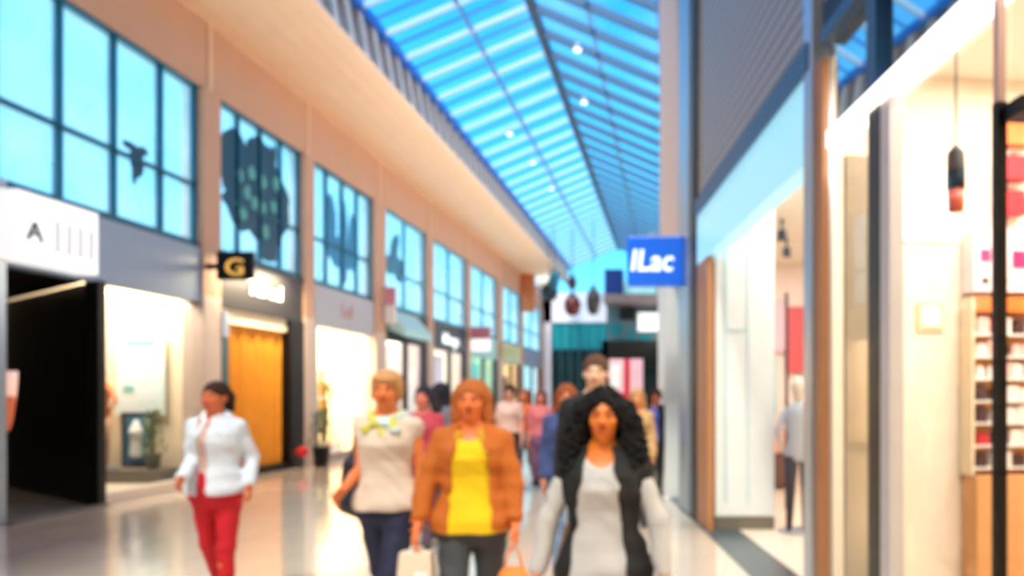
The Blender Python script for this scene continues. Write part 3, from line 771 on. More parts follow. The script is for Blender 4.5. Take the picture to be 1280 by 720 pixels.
# goods at the back of the open shop
def wall_pic(o_, w_, z0, z1, m, label, y=12.40, cat='poster', name='wall_poster'):
    e = empty(name, RW(o_, S(y), z0), label, cat, rz=RANG)
    MB().box(0, w_, -0.04, 0, 0, z1 - z0).build('board', m, e, bevel=0.005)
    return e
e = wall_pic(1.55, 0.5, 2.25, 3.1, M['pink'], 'pink poster high on the back wall of the open shop')
MB().box(0.05, 0.3, -0.05, -0.04, 0.1, 0.5).build('print', M['red'], e)
wall_pic(2.08, 0.4, 1.9, 3.0, mat('red_poster', (214, 90, 96), 0.5), 'red poster right of the pink one in the open shop')
e = wall_pic(1.62, 0.28, 1.2, 2.15, mat('teal_poster', (150, 206, 206), 0.5), 'teal and white tall poster below the pink one in the open shop')
MB().box(0.05, 0.2, -0.05, -0.04, 0.15, 0.8).build('print', M['white'], e)
rk = empty('display_cabinet', RW(1.55, S(11.9), 0), 'dark brown cabinet with orange boxes on it in the open shop', 'cabinet', rz=RANG)
MB().box(0, 0.45, 0, 0.4, 0.05, 0.60).build('body', mat('dark_brown_cabinet', (96, 66, 58), 0.5), rk, bevel=0.01)
MB().box(0.02, 0.22, -0.012, 0, 0.1, 0.55).build('door', mat('dark_brown_door', (108, 74, 64), 0.5), rk)
MB().box(0.23, 0.43, -0.012, 0, 0.1, 0.55).build('door', mat('dark_brown_door', (108, 74, 64), 0.5), rk)
for k in range(3):
    bx = tag(MB().box(0, 0.34, -0.12, 0.12, 0, 0.13).build('shoe_box', mat('peach_box', (238, 172, 140), 0.5), bevel=0.004), ['peach box lowest of the stack on the brown cabinet', 'peach box in the middle of the stack on the brown cabinet', 'peach box topmost of the stack on the brown cabinet'][k], 'box', 'peach boxes stacked on the brown cabinet')
    bx.location = Vector(RW(1.6 + 0.02 * k, S(12.05), 0.60 + 0.132 * k)); bx.rotation_euler = (0, 0, RANG)
mannequin(*RW(0.97, S(8.35), 0.012), 1.72, mat('smoke_blouse', (190, 196, 206), 0.7), mat('charcoal_trousers', (62, 58, 66), 0.7), 'mannequin in a pale blouse and charcoal trousers inside the open shop')
tag(RB().box(1.30, 1.34, S(9.9), S(9.94), 0.012, 2.9).build('display_pole', M['char'], bevel=0.004), 'thin dark display pole behind the pale bloused mannequin', 'pole')
for k, (o_, y_) in enumerate([(1.1, 9.4), (1.5, 10.5)]):
    e = empty('ceiling_spotlight', RW(o_, S(y_), 3.74), ['black ceiling spotlight nearest in the open shop', 'black ceiling spotlight deeper in the open shop'][k], 'spotlight')
    MB().lathe([(0.02, 0), (0.02, -0.12)], n=10).build('stem', M['black_m'], e)
    MB().lathe([(0.03, -0.12), (0.06, -0.14), (0.06, -0.26)], n=16).build('head', M['black_m'], e)

# ------------------------------------------------------------ right: glazed cosmetics shop
struct('window_50', RB().box(0.03, 0.042, S(2.0), S(4.68), 0.02, 3.06), G_shop)
struct('window_51', RB().box(0.02, 0.032, S(2.0), S(4.68), 3.16, 3.72), G_mirror)
led = struct('trim_30', RB().box(-0.04, 0.06, S(0.5), S(4.68), 3.06, 3.16), M['led'])
struct('trim_31', RB().box(-0.06, 0.10, S(0.5), S(4.72), 3.72, 3.80), M['navy'])
struct('trim_32', RB().box(-0.05, 0.10, S(0.5), S(4.72), 3.80, 3.96), M['black'])
struct('trim_33', RB().box(-0.02, 0.06, S(3.96), S(4.10), 0, 3.06), mat('olive_black_mullion', (44, 42, 32), 0.4))
struct('trim_34', RB().box(-0.015, 0.06, S(3.84), S(3.955), 0, 3.06), mat('white_mullion', (214, 208, 206), 0.4))
struct('trim_35', RB().box(-0.03, 0.06, S(3.98), S(4.10), 3.16, 3.72), M['navy'])
struct('wall_right_near', RB().box(0, 0.25, S(-7.5), S(2.0), 0, 3.95), M['cream'])
struct('wall_right_shop_side', RB().box(3.4, 3.5, S(-1.0), S(5.2), 0, 3.74), M['cream'])
struct('wall_right_shop_front', RB().box(0.2, 3.5, S(0.0), S(0.1), 0, 3.74), M['cream'])
# beige screen just behind the glass
tag(RB().box(0.05, 0.20, S(4.60), S(4.64), 0.0, 3.0).build('beige_screen', mat('beige_screen', (168, 152, 126), 0.5), bevel=0.005), 'plain beige screen behind the glass next to the brown pole', 'screen')
# door rail of dark metal
dr = empty('glass_door_post', RW(0.0, S(2.905), 0), 'thin black door post with a painted pink grey reflection at its upper end on the cosmetics shop glass', 'post', rz=RANG)
MB().box(-0.02, 0.02, -0.02, 0.02, 0, 2.66).build('post', M['black'], dr)
MB().box(-0.016, 0.016, -0.016, 0.016, 2.66, 3.06).build('upper_end', mat('rosy_reflection', (206, 172, 160), 0.4), dr)  # light reflected by the post, painted as a paler top piece
MB().box(0.0, 0.10, -0.14, -0.02, 2.58, 2.64).build('hinge', M['black'], dr)
# divider wall fittings, in the frame of the shop line; front face of the divider is at s = S(5.12)
sD = S(5.12)
for k in range(3):
    e = empty('wall_light_panel', RW(0.58 + 0.16 * k, sD, 2.60), ['tall warm white light panel, leftmost of three on the cream wall', 'tall warm white light panel, middle of three on the cream wall', 'tall warm white light panel, rightmost of three on the cream wall'][k], 'light panel', 'tall light panels on the cream wall', rz=RANG)
    MB().box(0, 0.12, -0.02, 0, 0, 0.52).build('diffuser', mat('warm_white_diffuser', (255, 246, 226), 0.5, emit=(255, 244, 220), estr=0.8), e)
    MB().box(-0.01, 0.13, -0.012, 0, -0.01, 0.53).build('frame', M['cream'], e)
e = empty('wall_plate', RW(0.76, sD, 1.98), 'small square white framed plate on the cream wall', 'wall plate', rz=RANG)
MB().box(0, 0.20, -0.02, 0, 0, 0.20).build('frame', mat('pale_apricot_frame', (250, 222, 178), 0.5), e, bevel=0.004)
MB().box(0.03, 0.17, -0.028, -0.02, 0.03, 0.17).build('plate', M['white'], e)
# cosmetics wall unit
cu_ = empty('cosmetics_shelf_unit', RW(1.09, sD, 0), 'tall cosmetics wall unit with wooden base and seven white shelves', 'shelf unit', rz=RANG)
U = 1.0
MB().box(0, U, -0.21, -0.02, 0.0, 1.00).build('base_cabinet', M['wood'], cu_, bevel=0.006)
MB().box(0, U, -0.05, -0.02, 1.0, 2.08).build('back_panel', mat('apricot_back_panel', (248, 176, 108), 0.6), cu_)
MB().box(-0.015, 0.0, -0.18, -0.02, 1.0, 2.20).build('side_panel', mat('apricot_side', (252, 232, 200), 0.6), cu_)
for k in range(7):
    MB().box(0, U, -0.18, -0.05, 1.04 + 0.15 * k, 1.055 + 0.15 * k).build('shelf', M['white'], cu_)
MB().box(0, U, -0.18, -0.05, 2.10, 2.20).build('header', M['orange'], cu_, bevel=0.004)
hb = MB().box(0, U, -0.17, -0.02, 2.24, 2.66).build('sign_panel', mat('pale_pink_board', (252, 232, 236), 0.5), cu_)
for (x, z, a, b) in [(0.05, 2.44, 0.07, 0.08), (0.28, 2.40, 0.10, 0.12), (0.5, 2.50, 0.06, 0.08), (0.75, 2.38, 0.08, 0.1)]:
    MB().box(x, x + a, -0.176, -0.17, z, z + b).build('printed_mark', M['magenta'], cu_)
for x in (0.06, 0.14, 0.20, 0.45, 0.6):
    MB().box(x, x + 0.045, -0.176, -0.17, 2.29, 2.33).build('printed_line', mat('dark_plum_print', (80, 40, 50), 0.5), cu_)
packs = [('white', (250, 238, 232)), ('red', (190, 40, 50)), ('dark', (70, 40, 44)), ('pink', (246, 196, 190)), ('coral', (236, 110, 80)), ('orange', (244, 120, 40))]
pm = {n_: mat('pack_' + n_, c_, 0.4) for n_, c_ in packs}
protos = {}
rp = random.Random(12)
ordn = ['first', 'second', 'third', 'fourth', 'fifth', 'sixth', 'seventh', 'eighth', 'ninth', 'tenth', 'eleventh', 'twelfth', 'thirteenth', 'fourteenth', 'fifteenth', 'sixteenth']
shelfn = ['lowest', 'second lowest', 'third lowest', 'middle', 'third highest', 'second highest', 'top']
for sh in range(7):
    x = 0.03; k = 0
    while x < 0.95:
        wv = rp.choice([0.05, 0.07, 0.09]); hv = rp.choice([0.07, 0.09, 0.10]); nm = rp.choice(['white', 'white', 'pink', 'pink', 'red', 'dark', 'white'] if x < 0.42 else ['coral', 'red', 'coral', 'white', 'pink', 'dark'])
        if (sh in (0, 1, 2) and rp.random() < 0.4): nm = 'white'
        key = (wv, hv, nm)
        if key not in protos:
            o = MB().box(0, wv, -0.06, 0.0, 0, hv).box(wv * .2, wv * .8, -0.05, -0.01, hv, hv + 0.012).build('cosmetics_pack', pm[nm], bevel=0.003)
            protos[key] = o
        else:
            o = protos[key].copy(); col.objects.link(o)
        p = RW(1.09, sD, 0)
        o.location = (p[0] + x * math.cos(RANG) - (-0.105) * math.sin(RANG), p[1] + x * math.sin(RANG) + (-0.105) * math.cos(RANG), 1.0555 + 0.15 * sh)
        o.rotation_euler = (0, 0, RANG)
        tag(o, '%s cosmetics pack on the %s white shelf, %s from the left' % (nm, shelfn[sh], ordn[k]), 'cosmetics', 'cosmetics packs on the white shelves')
        x += wv + rp.choice([0.008, 0.03]); k += 1
# red bags hanging higher on the right and the hanging black and red lamp
for k in range(3):
    e = empty('hanging_bag', RW(1.42 + 0.02 * k, sD - 0.05, 2.78 + 0.24 * k), ['red paper bag, lowest of three hung on the cosmetics shop wall', 'red paper bag, middle of three hung on the cosmetics shop wall', 'orange paper bag, top of three hung on the cosmetics shop wall'][k], 'bag', 'paper bags hung on the shop wall', rz=RANG)
    MB().hexa([(-0.10, -0.07, 0), (0.10, -0.07, 0), (0.10, 0.03, 0), (-0.10, 0.03, 0), (-0.09, -0.05, 0.17), (0.09, -0.05, 0.17), (0.09, 0.02, 0.17), (-0.09, 0.02, 0.17)]).build('bag_body', [M['red'], M['red'], M['orange']][k], e)
    MB().tube([(-0.05, -0.03, 0.17), (-0.03, -0.03, 0.21), (0.03, -0.03, 0.21), (0.05, -0.03, 0.17)], 0.005, 6).build('handle', M['white'], e)
hl = empty('hanging_spotlight', RW(0.47, S(4.07), 3.74), 'black and red spotlight hanging on a thin rod in the cosmetics shop', 'spotlight')
MB().tube([(0, 0, 0), (0, 0, -0.86)], 0.006, 6).build('rod', M['black_m'], hl)
MB().lathe([(0.015, -0.84), (0.045, -0.88), (0.05, -0.98), (0.05, -1.08)], n=18).build('lamp_body', M['black_m'], hl, smooth=True)
MB().lathe([(0.046, -1.08), (0.042, -1.20)], n=18).build('lamp_lens', mat('red_lens', (214, 90, 60), 0.4), hl, smooth=True)
# gold letters over the dark beam
t = text('lettering', 'Co', g_, None, RW(-0.03, S(4.72), 4.02), (math.pi / 2, 0, RANG - math.pi / 2), 0.42, 0.02, 1.0)
tag(t, 'gold raised lettering above the black beam of the near right shop', 'sign')

# shop lights
area('shop_light', (-9.2, 12.2, 3.85), (0, 0, 0), 1.2, 1.2, 150)
area('curtain_light', (XW + 0.35, 14.5, 3.9), (math.radians(0), math.radians(12), 0), 0.12, 2.2, 110, (1, 0.8, 0.5))
area('shop_light', (-9.4, 18.4, 3.85), (0, 0, 0), 2.0, 2.5, 260)
for i, c in ((3, (0.8, 0.8, 1)), (4, (0.9, 0.9, 1)), (5, (0.6, 1, 1)), (6, (1, 0.85, 0.6)), (7, (0.9, 0.95, 1))):
    area('shop_light', (-9.2, sum(BAYS[i]) / 2, 3.85), (0, 0, 0), 1.5, 2.5, 130, c)
p = RW(1.3, S(3.4), 3.7); area('shop_light', p, (0, 0, RANG), 1.8, 2.4, 105, (1, 0.92, 0.82))
p = RW(1.7, S(8.8), 3.7); area('shop_light', p, (0, 0, RANG), 2.0, 5.0, 115, (1, 0.97, 0.92))
# ------------------------------------------------------------ bodies and clothes as sampled distance fields
class SD:
    """a solid as a smooth blend of tapered capsules, ellipsoids and stacked ellipses, meshed by surface nets"""
    def __init__(s): s.ops = []
    def _add(s, fn, lo, hi, k, mode):
        s.ops.append((fn, np.array(lo, float), np.array(hi, float), k, mode)); return s
    def cap(s, a, b, ra, rb, k=0.02, mode='u'):
        a = np.array(a, float); b = np.array(b, float); r = max(ra, rb)
        ab = b - a; L2 = max(ab @ ab, 1e-12)
        def fn(P):
            t = np.clip(((P - a) @ ab) / L2, 0, 1)
            return np.linalg.norm(P - a - t[:, None] * ab, axis=1) - (ra + (rb - ra) * t)
        return s._add(fn, np.minimum(a, b) - r, np.maximum(a, b) + r, k, mode)
    def ell(s, c, r, k=0.02, mode='u', R=None):
        c = np.array(c, float); r = np.array(r, float); m = r.max()
        def fn(P):
            q = P - c
            if R is not None: q = q @ R
            k0 = np.linalg.norm(q / r, axis=1); k1 = np.linalg.norm(q / (r * r), axis=1)
            return np.where(k1 > 1e-9, k0 * (k0 - 1) / np.maximum(k1, 1e-9), -r.min())
        return s._add(fn, c - m, c + m, k, mode)
    def loft(s, lv, k=0.03, mode='u', grow=0.0, z0=None, z1=None, flare=0.0):
        lv = np.array(lv, float)
        z0 = lv[0, 0] if z0 is None else z0; z1 = lv[-1, 0] if z1 is None else z1
        def fn(P):
            z = P[:, 2]
            wd = np.interp(z, lv[:, 0], lv[:, 1]) + grow; dp = np.interp(z, lv[:, 0], lv[:, 2]) + grow
            if flare: f_ = np.clip((1.1 - z) / 0.3, 0, 1) * flare; wd = wd + f_; dp = dp + f_
            yo = np.interp(z, lv[:, 0], lv[:, 3])
            q = np.sqrt((P[:, 0] / wd) ** 2 + ((P[:, 1] - yo) / dp) ** 2)
            d = (q - 1) * np.minimum(wd, dp)
            return np.maximum(d, np.maximum(z0 - z, z - z1))
        m = lv[:, 1].max() + grow + flare
        return s._add(fn, (-m, -m, z0), (m, m, z1), k, mode)
    def fn(s, f, lo, hi, k=0.0, mode='u'): return s._add(f, lo, hi, k, mode)
    def eval(s, P, pad):
        d = np.full(len(P), 1.0)
        for fn, lo, hi, k, mode in s.ops:
            e = k + pad
            m = np.all((P > lo - e) & (P < hi + e), axis=1)
            if mode == 'i': m = np.ones(len(P), bool)
            if not m.any(): continue
            v = fn(P[m]); c = d[m]
            if mode == 'u':
                if k > 0:
                    h = np.clip(0.5 + 0.5 * (c - v) / k, 0, 1); d[m] = c * (1 - h) + v * h - k * h * (1 - h)
                else: d[m] = np.minimum(c, v)
            elif mode == 's':
                if k > 0:
                    h = np.clip(0.5 - 0.5 * (c + v) / k, 0, 1); d[m] = c * (1 - h) - v * h + k * h * (1 - h)
                else: d[m] = np.maximum(c, -v)
            elif mode == 'i': d[m] = np.maximum(c, v)
            elif mode == 'd': d[m] = c + v
        return d
    def mesh(s, h, C=4):
        us = [o for o in s.ops if o[4] == 'u']
        lo = np.min([o[1] for o in us], axis=0) - 3 * h; hi = np.max([o[2] for o in us], axis=0) + 3 * h
        H = h * C
        nb = np.ceil((hi - lo) / H).astype(int)
        gi = np.stack(np.meshgrid(*[np.arange(n) for n in nb], indexing='ij'), -1).reshape(-1, 3)
        cd = s.eval(lo + (gi + 0.5) * H, 2.0 * H)
        act = gi[np.abs(cd) < H * 1.35]
        D = np.array(nb) * C + 2
        key = lambda I: (I[..., 0] * D[1] + I[..., 1]) * D[2] + I[..., 2]
        l5 = np.stack(np.meshgrid(*[np.arange(C + 1)] * 3, indexing='ij'), -1).reshape(-1, 3)
        l4 = np.stack(np.meshgrid(*[np.arange(C)] * 3, indexing='ij'), -1).reshape(-1, 3)
        pk = np.unique(key((act[:, None] * C + l5[None]).reshape(-1, 3)))
        pi = np.stack([pk // (D[1] * D[2]), (pk // D[2]) % D[1], pk % D[2]], -1)
        val = s.eval(lo + pi * h, 2.0 * H)
        cells = (act[:, None] * C + l4[None]).reshape(-1, 3)
        off = np.array([(i, j, k) for i in (0, 1) for j in (0, 1) for k in (0, 1)])
        cv = np.stack([val[np.searchsorted(pk, key(cells + o))] for o in off], 1)
        sg = cv < 0
        mix_ = sg.any(1) & ~sg.all(1)
        cells = cells[mix_]; cv = cv[mix_]
        E = [(a, b) for a in range(8) for b in range(a + 1, 8) if np.abs(off[a] - off[b]).sum() == 1]
        acc = np.zeros((len(cells), 3)); cnt = np.zeros(len(cells))
        for a, b in E:
            va, vb = cv[:, a], cv[:, b]; m = (va < 0) != (vb < 0)
            t = np.where(m, va / np.where(m, va - vb, 1), 0)
            acc += np.where(m[:, None], off[a] + t[:, None] * (off[b] - off[a]), 0); cnt += m
        V = lo + (cells + acc / cnt[:, None]) * h
        ck = key(cells); order = np.argsort(ck); cks = ck[order]
        def find(I):
            kk = key(I); p = np.clip(np.searchsorted(cks, kk), 0, len(cks) - 1)
            return np.where(cks[p] == kk, order[p], -1)
        F = []
        for ax in range(3):
            e = np.zeros(3, int); e[ax] = 1
            q = key(pi + e); p = np.clip(np.searchsorted(pk, q), 0, len(pk) - 1)
            ok = pk[p] == q
            m = ok & ((val < 0) != (val[p] < 0))
            I = pi[m]; neg = val[m] < 0
            b = np.zeros(3, int); b[(ax + 1) % 3] = 1; c = np.zeros(3, int); c[(ax + 2) % 3] = 1
            f = np.stack([find(I - b - c), find(I - c), find(I), find(I - b)], 1)
            g = (f >= 0).all(1); f = f[g]; neg = neg[g]
            f[~neg] = f[~neg][:, ::-1]
            F.append(f)
        return V, np.concatenate(F)
    def build(s, name, m, parent, h, xf=None):
        V, F = s.mesh(h)
        if xf is not None: V = xf(V)
        me = bpy.data.meshes.new(name)
        me.vertices.add(len(V)); me.vertices.foreach_set('co', V.astype(np.float32).ravel())
        me.loops.add(F.size); me.loops.foreach_set('vertex_index', F.astype(np.int32).ravel())
        me.polygons.add(len(F)); me.polygons.foreach_set('loop_start', np.arange(0, F.size, 4, dtype=np.int32))
        me.update(calc_edges=True); me.validate()
        me.shade_smooth(); me.materials.append(m)
        o = bpy.data.objects.new(name, me); col.objects.link(o)
        if parent: o.parent = parent
        return o

def folds(amp, seed=0, fz=18.0):
    def f(P):
        return amp * (.5 * np.sin(P[:, 2] * 61 + P[:, 0] * 34 + 2.5 * np.sin(P[:, 0] * 17 + seed)) * np.sin(P[:, 0] * 11 + P[:, 2] * 5 + seed) ** 2 + np.sin(P[:, 2] * fz + 9 * P[:, 0] + seed) * np.sin(P[:, 0] * 23 + P[:, 2] * 7 + seed * 2) + 0.5 * np.sin(P[:, 2] * fz * 2.1 - P[:, 0] * 14 + P[:, 1] * 20 + seed))
    return f
ALL = ((-2, -2, -1), (2, 2, 3))

FEM = [(0.775, .125, .080, .018), (.82, .166, .112, .018), (.90, .176, .120, .012), (.98, .152, .102, .004), (1.06, .126, .092, 0), (1.16, .134, .096, -.004), (1.26, .152, .118, -.012), (1.32, .156, .110, -.008), (1.38, .136, .080, 0), (1.43, .090, .062, .004), (1.47, .060, .056, .004)]
MAL = [(0.775, .125, .085, .015), (.82, .160, .118, .012), (.90, .168, .118, .008), (.98, .158, .110, 0), (1.06, .152, .106, -.004), (1.16, .164, .110, -.004), (1.26, .182, .120, -.006), (1.34, .188, .112, -.004), (1.40, .165, .088, 0), (1.44, .115, .070, .004), (1.48, .065, .060, .004)]

def scarf_mat(c):
    m = mat('two_tone_scarf_cloth', c, .85, scale=9)
    t = m.node_tree; mx = [n for n in t.nodes if n.type == 'MIX'][0]; nz = [n for n in t.nodes if n.type == 'TEX_NOISE'][0]
    mx.inputs['B'].default_value = lin(196, 222, 234)
    r = t.nodes.new('ShaderNodeValToRGB'); r.color_ramp.elements[0].position = .50; r.color_ramp.elements[1].position = .56
    t.links.new(nz.outputs['Fac'], r.inputs[0]); t.links.new(r.outputs['Color'], mx.inputs['Factor'])
    return m

def person(name_label, loc, rz, H=1.65, sex='f', legs=((24, 6), (-14, 30)), arms=((8, 4, 12), (8, -4, 18)), skin=(224, 130, 74),
           hair='short', hair_col=(150, 84, 40), top=None, jacket=None, trousers=(40, 44, 60), shoe=(40, 36, 36), fine=True,
           head_yaw=0.0, head_pitch=0.0, scarf=None, wide=1.0, sleeve_col=None, group=None, coat=None, bare_arm=False):
    """legs: (hip angle forward, knee bend) for +x and -x side; arms: (out, forward, elbow bend) likewise; front is -y"""
    D = math.radians
    root = empty('person', loc, name_label, 'person', group, rz)
    hb = 0.0055 if fine else 0.009
    hc = 0.0075 if fine else 0.012
    lv = FEM if sex == 'f' else MAL
    shx = .150 if sex == 'f' else .178
    ms = mat('skin_%d_%d_%d' % skin, skin, 0.5, noise=0.04)
    # skeleton
    J = {}
    for i, sx in enumerate((1, -1)):
        a, b = legs[i]
        hip = np.array([sx * .088, 0.01, .88])
        kn = hip + .42 * np.array([0, -math.sin(D(a)), -math.cos(D(a))]) + np.array([-sx * .012, 0, 0])
        an = kn + .385 * np.array([0, -math.sin(D(a - b)), -math.cos(D(a - b))])
        J['hip', sx], J['knee', sx], J['ank', sx] = hip, kn, an
        J['pitch', sx] = max(0.0, b - a - 4) * 0.75 if a < 0 else -6.0
        o, f, e = arms[i]
        sh = np.array([sx * shx, 0.005, 1.368])
        u = np.array([sx * math.sin(D(o)), -math.sin(D(f)) * math.cos(D(o)), -math.cos(D(f)) * math.cos(D(o))])
        el = sh + .27 * u
        f2, o2 = f + e, o * 0.4
        v = np.array([sx * math.sin(D(o2)), -math.sin(D(f2)) * math.cos(D(o2)), -math.cos(D(f2)) * math.cos(D(o2))])
        wr = el + .24 * v
        J['sh', sx], J['el', sx], J['wr', sx], J['hd', sx] = sh, el, wr, v
    low = min(J['ank', 1][2], J['ank', -1][2])
    dz = low - 0.085
    sc_ = H / 1.70
    def xf(V):
        V = V.copy(); V[:, 2] -= dz; V *= sc_; V[:, 0] *= wide
        return V
    def P3(p):
        q = xf(np.array([p], float))[0]; return tuple(q)
    # head frame
    cy, sy_ = math.cos(D(head_yaw)), math.sin(D(head_yaw)); cp, sp_ = math.cos(D(head_pitch)), math.sin(D(head_pitch))
    Rz = np.array([[cy, -sy_, 0], [sy_, cy, 0], [0, 0, 1]]); Rx = np.array([[1, 0, 0], [0, cp, -sp_], [0, sp_, cp]])
    RH = Rz @ Rx; C0 = np.array([0, -0.012, 1.588]); piv = np.array([0, 0.01, -0.09])
    hp = lambda x, y, z: C0 + piv + RH @ (np.array([x, y, z]) - piv)
    # ---- skin: one continuous surface
    b = SD()
    b.loft(lv, k=0.02)
    b.cap(hp(0, .012, -.12) * [1, 1, 0] + [0, 0, 1.40], hp(0, .008, -.06), .054 if sex == 'f' else .062, .048 if sex == 'f' else .058, .03)
    b.ell(hp(0, .014, .028), (.073, .093, .086), .02, R=RH)
    b.ell(hp(0, -.030, -.035), (.057, .062, .078), .03, R=RH)
    b.ell(hp(0, -.060, -.092), (.024, .022, .019), .02, R=RH)
    b.cap(hp(-.034, -.080, .024), hp(.034, -.080, .024), .010, .010, .015)
    for sx in (1, -1):
        b.ell(hp(sx * .034, -.064, -.024), (.024, .022, .022), .02, R=RH)
        b.ell(hp(sx * .031, -.098, .004), (.017, .014, .010), .010, 's', R=RH)
        b.ell(hp(sx * .075, .010, -.008), (.010, .019, .031), .006, R=RH)
        b.cap(hp(sx * .011, -.100, -.028), hp(sx * .011, -.098, -.029), .008, .008, .008)
    for sx in (1, -1):
        b.cap(hp(sx * .019, -.0865, .0125), hp(sx * .044, -.0790, .0120), .0065, .0060, .004)
        b.cap(hp(sx * .020, -.0840, -.0075), hp(sx * .043, -.0780, -.0065), .0050, .0045, .004)
    b.cap(hp(0, -.086, .010), hp(0, -.113, -.026), .007, .011, .010)
    b.cap(hp(-.020, -.090, -.056), hp(.020, -.090, -.056), .006, .006, .008)
    for i, sx in enumerate((1, -1)):
        sh, el, wr, v = J['sh', sx], J['el', sx], J['wr', sx], J['hd', sx]
        b.cap((sx * .045, .005, 1.405), sh, .046, .044 if sex == 'f' else .054, .03)
        q = 1.0 if sex == 'f' else 1.15
        b.cap(sh, el, .043 * q, .034 * q, .02).cap(el, el + (wr - el) * .35, .034 * q, .035 * q, .01).cap(el + (wr - el) * .35, wr, .035 * q, .024 * q, .015)
        # hand: palm, four fingers and a thumb
        nrm = np.array([-sx * 1.0, 0, 0.0]); nrm -= v * (nrm @ v); nrm /= np.linalg.norm(nrm)      # palm faces the thigh
        fwd = np.cross(v, nrm); fwd = fwd if fwd[1] < 0 else -fwd
        kb = wr + v * .085
        for j, dd in enumerate((.030, .010, -.010, -.029)):
            b.cap(wr + v * .015 + fwd * dd * .55, kb + fwd * dd, .014, .0115, .012)
        fr_ = .0082 if fine else .0105
        for j, (dd, L) in enumerate(((.032, .068), (.011, .076), (-.011, .070), (-.031, .055))):
            p = kb + fwd * dd; ang = 14 + 5 * j
            for g, (fl, rr) in enumerate(((.46, 1), (.30, .92), (.24, .82))):
                dvec = v * math.cos(D(ang)) + nrm * math.sin(D(ang))
                dvec = dvec + fwd * (0.05 - 0.03 * j); dvec /= np.linalg.norm(dvec)
                q2 = p + dvec * L * fl
                b.cap(p, q2, fr_ * rr, fr_ * rr * .92, .004 if g else .008); p = q2; ang += 24
        t0 = wr + v * .022 + fwd * .018; t1 = t0 + (v * .6 + fwd * .75 + nrm * .25) * .034; t2 = t1 + (v * .9 + fwd * .35 + nrm * .3) * .030; t3 = t2 + (v * .95 + nrm * .35) * .022
        b.cap(t0, t1, .014, .011, .012).cap(t1, t2, .0105, .0095, .004).cap(t2, t3, .0095, .008, .004)
        hip, kn, an = J['hip', sx], J['knee', sx], J['ank', sx]
        b.cap(hip, kn, .082, .052, .03).cap(kn, kn + (an - kn) * .35, .050, .052, .015).cap(kn + (an - kn) * .35, an, .052, .034, .02)
        pt = D(J['pitch', sx]); fd = np.array([0, -math.cos(pt), -math.sin(pt)]); up = np.array([0, -math.sin(pt), math.cos(pt)])
        J['fd', sx], J['up', sx] = fd, up
        b.cap(an - up * .045 - fd * .03, an - up * .050 + fd * .12, .030, .026, .02)
    b.build('body', ms, root, hb, xf)
    # ---- eyes, brows, lips
    ew = mat('eye_white', (236, 230, 224), 0.3); ei = mat('eye_iris', (52, 34, 24), 0.3)
    lipm = mat('lip_tone_%d' % skin[0], (min(255, int(skin[0] * .92)), int(skin[1] * .62), int(skin[2] * .72)), 0.4)
    bm_ = mat('brow_%d_%d' % hair_col[:2], tuple(int(c * .7) for c in hair_col), 0.8)
    for sx in (1, -1):
        c = P3(hp(sx * .031, -.0755, .004))
        ey = MB().lathe([(.0105 * sc_ * math.sin(math.pi * k / 8) + 1e-4, -.0105 * sc_ * math.cos(math.pi * k / 8)) for k in range(9)], n=12).build('eye', ew, root, smooth=True, at=c)
        c2 = np.array(P3(hp(sx * .031, -.0850, .003))) - np.array(c)
        MB().lathe([(.0062 * math.sin(math.pi * k / 6) + 1e-4, -.0055 * math.cos(math.pi * k / 6)) for k in range(7)], c=tuple(c2), n=10).build('iris', ei, ey, smooth=True)
        MB().tube([P3(hp(sx * .016, -.0935, .024)), P3(hp(sx * .031, -.0925, .030)), P3(hp(sx * .046, -.080, .025))], [.003, .0038, .002], 6).build('eyebrow', bm_, root, smooth=True)
    MB().tube([P3(hp(x, y, -.056 + z)) for x, y, z in ((-.024, -.089, 0), (-.012, -.0965, .002), (0, -.098, .001), (.012, -.0965, .002), (.024, -.089, 0))], [.002, .0055, .0060, .0055, .002], 8).build('lips', lipm, root, smooth=True)
    # ---- trousers
    t = SD().loft(lv, grow=.014, z0=.765, z1=1.03)
    for sx in (1, -1):
        hip, kn, an = J['hip', sx], J['knee', sx], J['ank', sx]
        t.cap(hip, kn, .094, .066, .035).cap(kn, an + (kn - an) * .08, .064, .050, .02)
    t.fn(folds(.0035, 1 + H), *ALL, mode='d')
    t.build('trousers', mat('denim_%d_%d_%d' % trousers, trousers, 0.75, noise=0.12, scale=30, bump=.2), root, hc, xf)
    # ---- shoes
    for sx in (1, -1):
        an, fd, up = J['ank', sx], J['fd', sx], J['up', sx]
        s_ = SD().cap(an - up * .040 - fd * .035, an - up * .045 + fd * .07, .042, .040, .02).cap(an - up * .045 + fd * .07, an - up * .055 + fd * .165, .040, .028, .03).cap(an - up * .03, an + up * .005, .046, .046, .02)
        o_, n_ = an - up * .082, up
        s_.fn(lambda P, o_=o_, n_=n_: -((P - o_) @ n_), *ALL, mode='i')
        s_.build('shoe', mat('shoe_%d_%d_%d' % shoe, shoe, 0.5), root, hc, xf)
    # ---- shirt or top
    def garment(grow, hem, sleeves, flare=0.0, neck=None, shoulder=.0):
        g = SD().loft(lv, grow=grow, z0=hem, z1=1.445 + shoulder, flare=flare)
        for sx in (1, -1):
            sh, el, wr = J['sh', sx], J['el', sx], J['wr', sx]
            g.cap((sx * .045, .005, 1.400), sh, .044 + grow * .7, .041 + grow * .62, .02)
            q = 1.0 if sex == 'f' else 1.12
            if sleeves > 0:
                if sleeves <= 1:
                    g.cap(sh, sh + (el - sh) * sleeves, .043 * q + grow * .9, .041 * q + grow, .02)
                else:
                    g.cap(sh, el, .042 * q + grow * .62, .036 * q + grow * .62, .02).cap(el, el + (wr - el) * (sleeves - 1), .036 * q + grow * .62, .027 * q + grow * .75, .015)
        return g
    tp = dict(top or {})
